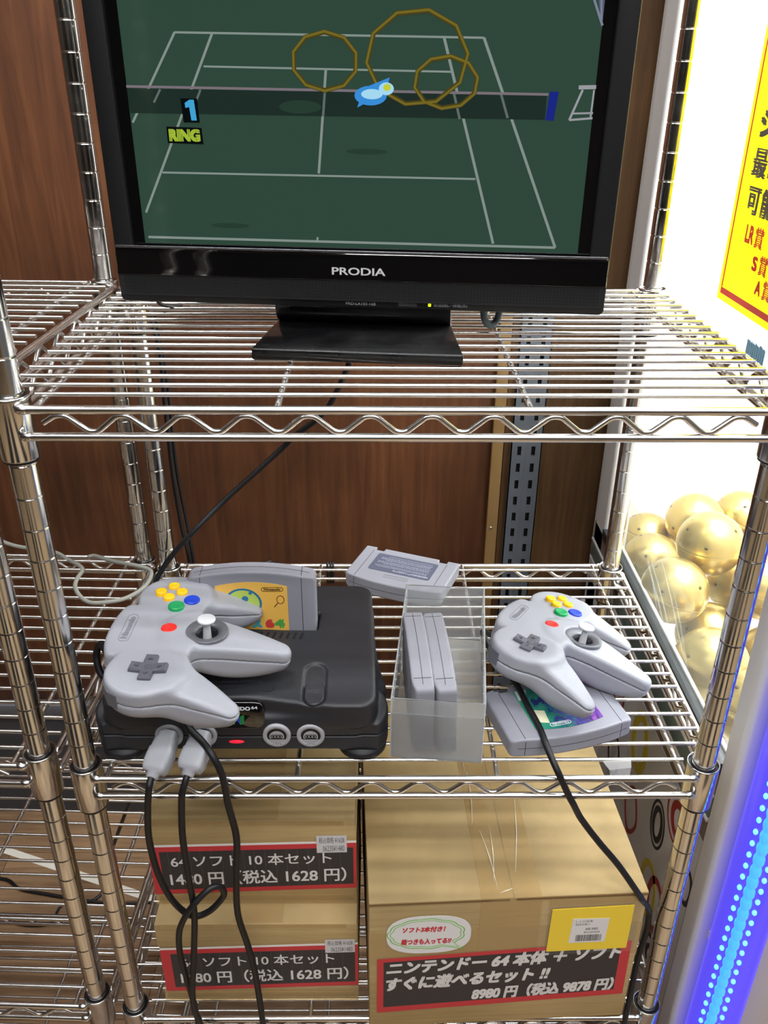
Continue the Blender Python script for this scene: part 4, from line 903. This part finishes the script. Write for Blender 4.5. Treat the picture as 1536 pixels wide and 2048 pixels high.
def Rxyz(a, b, c): return Matrix.Rotation(math.radians(c), 3, 'Z') @ Matrix.Rotation(math.radians(b), 3, 'Y') @ Matrix.Rotation(math.radians(a), 3, 'X')
RL = Rxyz(2.54, 0.1, 89.4); LL = (86.6, 33.1, 112.3); RR = Rxyz(5.58, 10.51, 60.87); LR = (416.1, 107.1, 59.9)
cl_ = make_controller(LL, RL, 'grey controller lying on top of the charcoal console')
cr_ = make_controller(LR, RR, 'grey controller lying on the loose cartridge at the right of the shelf')
def wpt(R, L, p): return tuple((R @ Vector(p)+Vector(L)))
def world_part(name, q, m, root, R, L, **kw):
    Ri = R.transposed(); q.v = [tuple(Ri @ (Vector(p)-Vector(L))) for p in q.v]; return part(name, q, m, root, **kw)
p0 = wpt(RL, LL, (-4, 50, -22)); p1 = wpt(RL, LL, (-6, 60, -24))
world_part('cord', MB().tube([p0, p1, (14, 44, 90), (8, 46, 80), (8.5, 42, 70), (13, 38, 61), (24, 40, 57), (46, 44, 66), (66, 40, 70), (80, 22, 66), (86, 10, 54), (90, 0, 40), (102, -8, 31), (112, -18, 24), (119, -22, 5.5), (121, -22, -25), (125, -22, -63), (122, -22, -103), (119, -22, -158), (125, -22, -203), (129, -22, -240), (131, -22, -285), (132, -22, -323), (133, -22, -420)], 3.0, 10, 6), CORDM, cl_, RL, LL, label='black cord')
p0 = wpt(RR, LR, (-6, 48, -24)); p1 = wpt(RR, LR, (-10, 59, -28))
world_part('cord', MB().tube([p0, p1, (350, 160, 20), (358, 142, 8), (366, 120, 12), (366, 98, 22), (366, 84, 26), (372, 68, 24), (377, 45, 22), (383, 20, 20), (386, 0, 17), (393, -17, 6), (404, -19, -18), (409, -19, -28), (420, -12, -53), (438, -14, -79), (457, -16, -104), (474, -18, -130), (486, -14, -152), (498, -6, -176), (503.5, 2, -196), (504.5, 2, -219), (500.5, -2, -246), (498.5, -6, -274), (497, -10, -298), (495, -14, -336), (494, -16, -400)], 2.9, 10, 6), CORDM, cr_, RR, LR, label='black cord')
# plugs with their own hanging cords
PLG = mat('plug_grey', (172, 174, 181), 0.4)
def plug(base, tip, path, label):
    r = empty('controller_plug', base, label, 'plug', 'controller plugs in the console')
    B = np.array(base, float); T = np.array(tip, float); d = T-B; L = np.linalg.norm(d); d /= L
    ux = np.cross(d, (0, 0, 1.)); ux /= np.linalg.norm(ux); uz = np.cross(ux, d)
    secs = [(-3, 7.6, 7.6), (4, 8.0, 8.0), (5, 9.2, 8.4), (12, 9.8, 8.4), (13.5, 10.8, 8.6), (24, 11.0, 8.2), (L-6, 10.4, 7.4), (L-3, 9.0, 6.4), (L-2.5, 5.6, 5.2), (L+2, 4.8, 4.8), (L+2.4, 3.4, 3.4)]
    q = MB(); n = 28; vs = []
    for h, a, b in secs:
        for k in range(n):
            t = 2*math.pi*k/n; c, s = math.cos(t), math.sin(t); e = 0.42 if a > 6 else 1.0
            vs.append(d*h-ux*a*math.copysign(abs(c)**e, c)+uz*b*math.copysign(abs(s)**e, s))
    q.add(vs, [(i*n+k, (i+1)*n+k, (i+1)*n+(k+1) % n, i*n+(k+1) % n) for i in range(len(secs)-1) for k in range(n)], smooth=True)
    q.add(vs[-n:], [tuple(range(n))]); part('plug_body', q, PLG, r)
    q = MB()
    for k in range(3): 
        c = d*(L-16+3*k)+uz*7.6; q.tube([tuple(c-ux*5), tuple(c+ux*5)], 0.5, 6)
    part('grip_rib', q, PLG, r)
    q = MB(); pts = [tuple(T-B+d*1), tuple(T-B+d*5)]+[tuple(np.array(p, float)-B) for p in path]; q.tube(pts, 2.9, 10, 6); part('cord', q, CORDM, r)
plug((69.5, 11.0, 19.0), (61.5, -20, 5.5), [(59.5, -28, -2), (56, -28, -23), (52.5, -27, -61), (55.5, -26, -107), (65, -25, -142), (78, -21, -164), (92, -19, -161), (104, -19, -146), (108, -19, -137), (106, -20, -127), (99, -23, -124), (90, -28, -129), (80.6, -33, -139), (71.7, -32, -157), (65.3, -28, -179), (63, -27, -207), (64.5, -25, -244), (66.7, -23, -282), (68, -22, -320), (70, -22, -420)], 'left light-grey controller plug, its cord looping once below')
plug((97.5, 11.0, 19.0), (90.0, -18, 5.5), [(86, -27, -6), (84, -27, -19), (81, -27, -56), (81, -27, -102), (81.6, -27, -150), (76.6, -28, -202), (70.5, -31, -256), (69.5, -31, -287), (72.5, -29, -313), (77, -28, -420)], 'right light-grey controller plug with a straight hanging cord')
# ================================================================== CARDBOARD BOXES
SB = -333.5
def quad(mb, TL, TR, BR, BL, off, n=1, mi=0):
    pass
def carton(name, x0, y0, x1, y1, z0, z1, rz, label, group):
    """box with separate lid flaps; root at its base centre"""
    w, d, h = x1-x0, y1-y0, z1-z0
    r = empty(name, ((x0+x1)/2, (y0+y1)/2, z0), label, 'box', group, rz=math.radians(rz))
    body = MB().box(-w/2, -d/2, 0, w/2, d/2, h-3); part('body', body, CARD, r, bevel=1.2)
    return r, w, d, h
SR = mat('sign_red', (196, 52, 60), 0.45); SK = mat('sign_black', (46, 44, 48), 0.45); SW = mat('sign_white', (222, 220, 218), 0.5); SL = mat('sign_grey_stripe', (78, 76, 80), 0.5)
def bil(c, r0):
    """corners TL,TR,BL,BR in world mm on the box front -> local mapping (s,t in 0..1, t up)"""
    TL, TR, BL, BR = [np.array(p, float)-np.array(r0, float) for p in c]
    def f(s, t, off=0.0):
        p = (BL*(1-s)+BR*s)*(1-t)+(TL*(1-s)+TR*s)*t; return (p[0], p[1]-off, p[2])
    return f
def slab(mb, f, s0, t0, s1, t1, o0, o1, ns=6):
    S_ = np.linspace(s0, s1, ns+1)
    lo = [f(s, t0, o1) for s in S_]; hi_ = [f(s, t1, o1) for s in S_]; k = ns+1
    lb = [f(s, t0, o0) for s in S_]; hb = [f(s, t1, o0) for s in S_]
    fs = [(i, i+1, k+i+1, k+i) for i in range(ns)]+[(2*k+i, 2*k+i+1, i+1, i) for i in range(ns)]+[(k+i, k+i+1, 3*k+i+1, 3*k+i) for i in range(ns)]+[(0, k, 3*k, 2*k), (ns, 2*k+ns, 3*k+ns, k+ns)]
    mb.add(lo+hi_+lb+hb, fs)
def small_box(x0, y0, x1, z0, z1, corners, sticker, label, rz=1.0):
    d = 178
    r, w, dd, h = carton('cardboard_box', x0, y0, x1, y0+d, z0, z1, 0, label, 'small cardboard boxes of game sets')
    L0 = ((x0+x1)/2, y0+d/2, z0)
    q = MB(); q.box(-w/2-0.4, -d/2-0.8, h-3, w/2+0.4, d/2, h); lid = part('lid', q, CARD, r, bevel=0.8)
    q = MB(); q.box(-w/2-0.6, -d/2-1.3, h-34, w/2+0.6, -d/2, h-0.5); part('front_flap', q, CARD, r, bevel=0.7)
    q = MB(); q.box(-w/2+2, -d/2-1.0, 4, w/2-2, -d/2-0.1, 12); q.box(-w/2-0.9, -d/2+3, 8, -w/2-0.1, d/2-3, h-20); q.box(w/2+0.1, -d/2+3, 8, w/2+0.9, d/2-3, h-20); part('side_flap', q, CARD, r, bevel=0.4)
    q = MB(); q.box(-w/2-1.3, -d/2-1.8, -0.1, w/2+1.3, -d/2-1.0, 22); q.box(-w/2+5, -d/2-1.8, h-6, w/2-10, -d/2-1.4, h-0.2); q.box(-22, -d/2, h+0.05, 26, d/2, h+0.25); part('tape', q, TAPE, r)
    f = bil(corners, L0)
    g = lambda s, t, o=0.0: (lambda p: (p[0], -d/2-1.4-o, p[2]))(f(s, t))
    sg = MB(); slab(sg, g, 0, 0, 1, 1, 0.1, 0.5); sgo = part('sign', sg, SW, r, label='white-edged sign')
    q = MB(); slab(q, g, 0, 0.0, 1, 0.965, 0.5, 0.6); part('sign_frame', q, SR, sgo)
    q = MB(); slab(q, g, 0.05, 0.09, 0.985, 0.87, 0.6, 0.7); part('sign_field', q, SK, sgo)
    q = MB()
    for k in range(17): slab(q, g, 0.09+0.052*k, 0.09, 0.092+0.052*k, 0.87, 0.7, 0.75, 1)
    part('sign_stripe', q, SL, sgo)
    q = MB()
    put_text(q, '64 ソフト 10 本セット', (0.1, 0.55, 0.88, 0.79), lambda x, y: g(x, y, 0.85), bold=0.008)
    put_text(q, '1480 円（税込 1628 円）', (0.085, 0.16, 0.95, 0.46), lambda x, y: g(x, y, 0.85), bold=0.012)
    part('sign_lettering', q, SW, sgo)
    s0, t0, s1, t1 = sticker
    q = MB(); slab(q, g, s0, t0, s1, t1, 0.9, 1.0); st = part('price_sticker', q, mat('sticker_grey_white', (205, 204, 206), 0.5), r)
    q = MB(); put_text(q, '税込価格 ¥1628', (s0+0.012, t0+(t1-t0)*0.56, s1-0.012, t0+(t1-t0)*0.92), lambda x, y: g(x, y, 1.1)); put_text(q, '0623S¥1480', (s0+0.03, t0+(t1-t0)*0.08, s1-0.012, t0+(t1-t0)*0.42), lambda x, y: g(x, y, 1.1)); part('sticker_print', q, mat('print_dark', (90, 88, 92), 0.6), st)
    return r
small_box(29.5, 11.0, 225, SB, -216.5, ((30.6, 11, -252), (226, 11, -244), (30.6, 11, -318), (226, 11, -309)), (0.835, 0.80, 0.985, 1.1), 'lower of the two small cardboard boxes with black price signs')
small_box(28.5, 34.0, 223.5, -216.3, -103, ((27.5, 34, -135), (225, 34, -129), (27.5, 34, -202), (225, 34, -193)), (0.81, 0.78, 0.955, 1.13), 'upper of the two small cardboard boxes with black price signs')
# big carton
bz1 = -150.0; bd = 275
R0 = ((230.3+488.5)/2, -14+bd/2, SB)
big, w, d, h = carton('large_cardboard_box', 231, -14, 488, -14+bd, SB, bz1, 0, 'large tan cardboard box with speech-bubble sticker and yellow price card', 'large cardboard box')
del big['group']
big.rotation_euler = (0, 0, math.radians(2.6))
q = MB(); q.box(-w/2, -d/2, h-3, -0.5+4, d/2, h-0.2); part('lid_flap', q, CARD, big, bevel=0.6)
q = MB(); q.box(4.2, -d/2, h-3, w/2, d/2, h); part('lid_flap', q, CARD, big, bevel=0.6)
q = MB(); q.box(-w/2+0.3, -d/2-0.6, h-3.4, 0, -d/2+0.2, h-1.2); q.box(6, -d/2-0.7, h-3.2, w/2-0.3, -d/2+0.2, h-0.8); part('flap_edge', q, CARDE, big)
q = MB(); q.box(-26, -d/2-0.3, h+0.05, 30, d/2, h+0.3); q.box(-26, -d/2-0.6, h-90, 30, -d/2-0.25, h); q.box(38, -d/2-0.9, h-80, w/2-4, -d/2-0.3, h-4); q.box(-w/2, -d/2-0.45, h-86, w/2, -d/2-0.1, h-40); part('tape', q, TAPE, big)
q = MB()
for a, b in (((-22, -50), (-18, 20)), ((-12, -120), (-6, -55)), ((10, -110), (26, -20)), ((-8, -132), (4, -128)), ((-10, -128), (-16, -60)), ((-20, 20), (-26, 80))): q.tube([(a[0], a[1], h+0.4), ((a[0]+b[0])/2+1.5, (a[1]+b[1])/2, h+0.8), (b[0], b[1], h+0.4)], [0.15, 0.6, 0.15], 5, 4)
part('tape_crease', q, mat('tape_glint', (236, 228, 205), 0.15), big)
yF = -d/2-1.0
def bg(cor):
    TL, TR, BL, BR = [np.array(c, float) for c in cor]
    cx = (231+488)/2
    def f(s, t, o=0.0):
        p = (BL*(1-s)+BR*s)*(1-t)+(TL*(1-s)+TR*s)*t; return (p[0]-cx, yF-o, p[1]-SB)
    return f
g = bg(((238.7, -227.3), (481, -216), (238.6, -308), (482.5, -296)))
q = MB(); slab(q, g, 0, 0, 1, 1, 0, 0.3, 1); sgo = part('sign', q, SR, big, label='red-framed black sign')
q = MB(); slab(q, g, 0.025, 0.1, 0.96, 0.94, 0.3, 0.4, 1); part('sign_field', q, SK, sgo)
q = MB()
put_text(q, 'ニンテンドー 64 本体 ＋ ソフト', (0.035, 0.70, 0.965, 0.95), lambda x, y: g(x, y, 0.55), bold=0.03, shear=0.25)
put_text(q, 'すぐに遊べるセット !!', (0.035, 0.40, 0.69, 0.66), lambda x, y: g(x, y, 0.55), bold=0.03, shear=0.25)
put_text(q, '8980 円（税込 9878 円）', (0.38, 0.10, 0.955, 0.35), lambda x, y: g(x, y, 0.55), bold=0.03, shear=0.15)
part('sign_lettering', q, SW, sgo)
# speech bubble
cxw = (231+488)/2
def bq(P): return [(x-cxw, z-SB) for x, z in P]
BF = ((0, yF, 0), (1, 0, 0), (0, 0, 1), (0, -1, 0))
oc = [(286.5+39.5*math.copysign(abs(math.cos(a))**0.75, math.cos(a)), -194.5+26*math.copysign(abs(math.sin(a))**0.75, math.sin(a))) for a in np.linspace(0, 2*math.pi, 49)[:-1]]
q = MB(); q.prism(bq(oc), BF, 0, 0.35); bb_ = part('bubble_sticker', q, mat('bubble_white', (226, 226, 226), 0.5), big, label='white speech-bubble sticker with green outline')
def cloud(rx, rz):
    P = []
    for a in np.linspace(0, 2*math.pi, 121)[:-1]:
        k = 1+0.055*abs(math.sin(5.5*a)); x, z = 284+rx*k*math.cos(a), -193+rz*k*math.sin(a)
        if -1.05 < ((a+math.pi) % (2*math.pi))-math.pi < -0.75: x, z = 322-(36-rx)*1.6, -217+(21-rz)*1.2
        P.append((x, z))
    return P
q = MB(); ring2d(q, bq(cloud(35, 20.5)), bq(cloud(34, 19.6)), BF, 0.35, 0.5); ring2d(q, bq(cloud(32, 18)), bq(cloud(31.3, 17.4)), BF, 0.35, 0.5); part('bubble_outline', q, mat('bubble_green', (120, 186, 80), 0.5), bb_)
q = MB(); mfb = lambda x, z: (x-cxw, yF-0.5, z-SB)
put_text(q, 'ソフト3本付き！', (262, -190.5, 302, -182.5), mfb, bold=0.03, shear=0.2); put_text(q, '箱つきも入ってる!?', (260.5, -207.5, 308, -199), mfb, bold=0.03, shear=0.2); part('bubble_lettering', q, mat('bubble_red', (206, 52, 62), 0.5), bb_)
# yellow card with the price label
q = MB(); q.prism(bq([(399, -224.5), (476, -224.0), (475.8, -164), (399.5, -165.8)]), BF, 0.8, 1.6); q.prism(bq([(399, -224.5), (473, -224.0), (472, -165), (401, -168)]), BF, 0.3, 0.8)
yc = part('yellow_card', q, mat('card_yellow', (246, 214, 30), 0.5), big, label='folded yellow card')
q = MB(); q.prism(bq([(419, -213), (453.5, -213), (454.5, -180), (420, -179)]), BF, 1.65, 1.85); wl2 = part('price_label', q, mat('label_paper', (226, 224, 226), 0.5), big)
q = MB(); mfy = lambda x, z: (x-cxw, yF-1.95, z-SB); rb = random.Random(3)
for s, rc in (('レトロ本体', (423, -184.5, 439, -181.5)), ('2023/8/1', (423, -188.5, 436, -185.8)), ('¥8,980', (433, -196, 445, -192)), ('税込¥9,878', (432, -200, 447, -197))): put_text(q, s, rc, mfy)
x = 425.0
while x < 449.5:
    wv = rb.choice((0.35, 0.6, 0.9)); q.prism(bq([(x, -211), (x+wv, -211), (x+wv, -202), (x, -202)]), BF, 1.85, 1.95); x += wv+rb.choice((0.4, 0.6))
part('label_print', q, mat('ink', (40, 38, 40), 0.6), wl2)
q = MB(); q.box(390-cxw, yF-2.4, -228-SB, 484-cxw, yF-2.3, -158-SB); part('card_sleeve', q, mix_mat('clear_sleeve', (230, 225, 215), 0.985, 0.06, edge=0.06), big)
# tape stub on the front of the middle shelf
q = MB(); q.add([(437, 8, -6.0), (462, 10, -5.6), (460, 1, -6.8), (441, -1, -7.4), (458, -3.5, -14), (442, -4.5, -15)], [(0, 1, 2, 3), (3, 2, 4, 5)])
thing('tape_scrap', q, mix_mat('tape_scrap_clear', (235, 236, 238), 0.75, 0.1), 'scrap of clear tape stuck on the front wire at the right', 'tape')

# settle every load on the wires of its shelf
CAMP = Vector((243.3, -536.07, 515.45))*S
def settle(names, k):
    for o in list(SC.objects):
        if o.parent is None and o.name.split('.')[0] in names:
            o.location = CAMP+(o.location-CAMP)*k; o.scale = (k, k, k)
settle(('games_console', 'game_cartridge', 'plastic_box', 'controller_plug', 'tape_scrap'), 1-8.0/523.5)
settle(('cardboard_box', 'large_cardboard_box'), 1-8.2/848.8)
settle(('television',), 1-8.2/199.0)
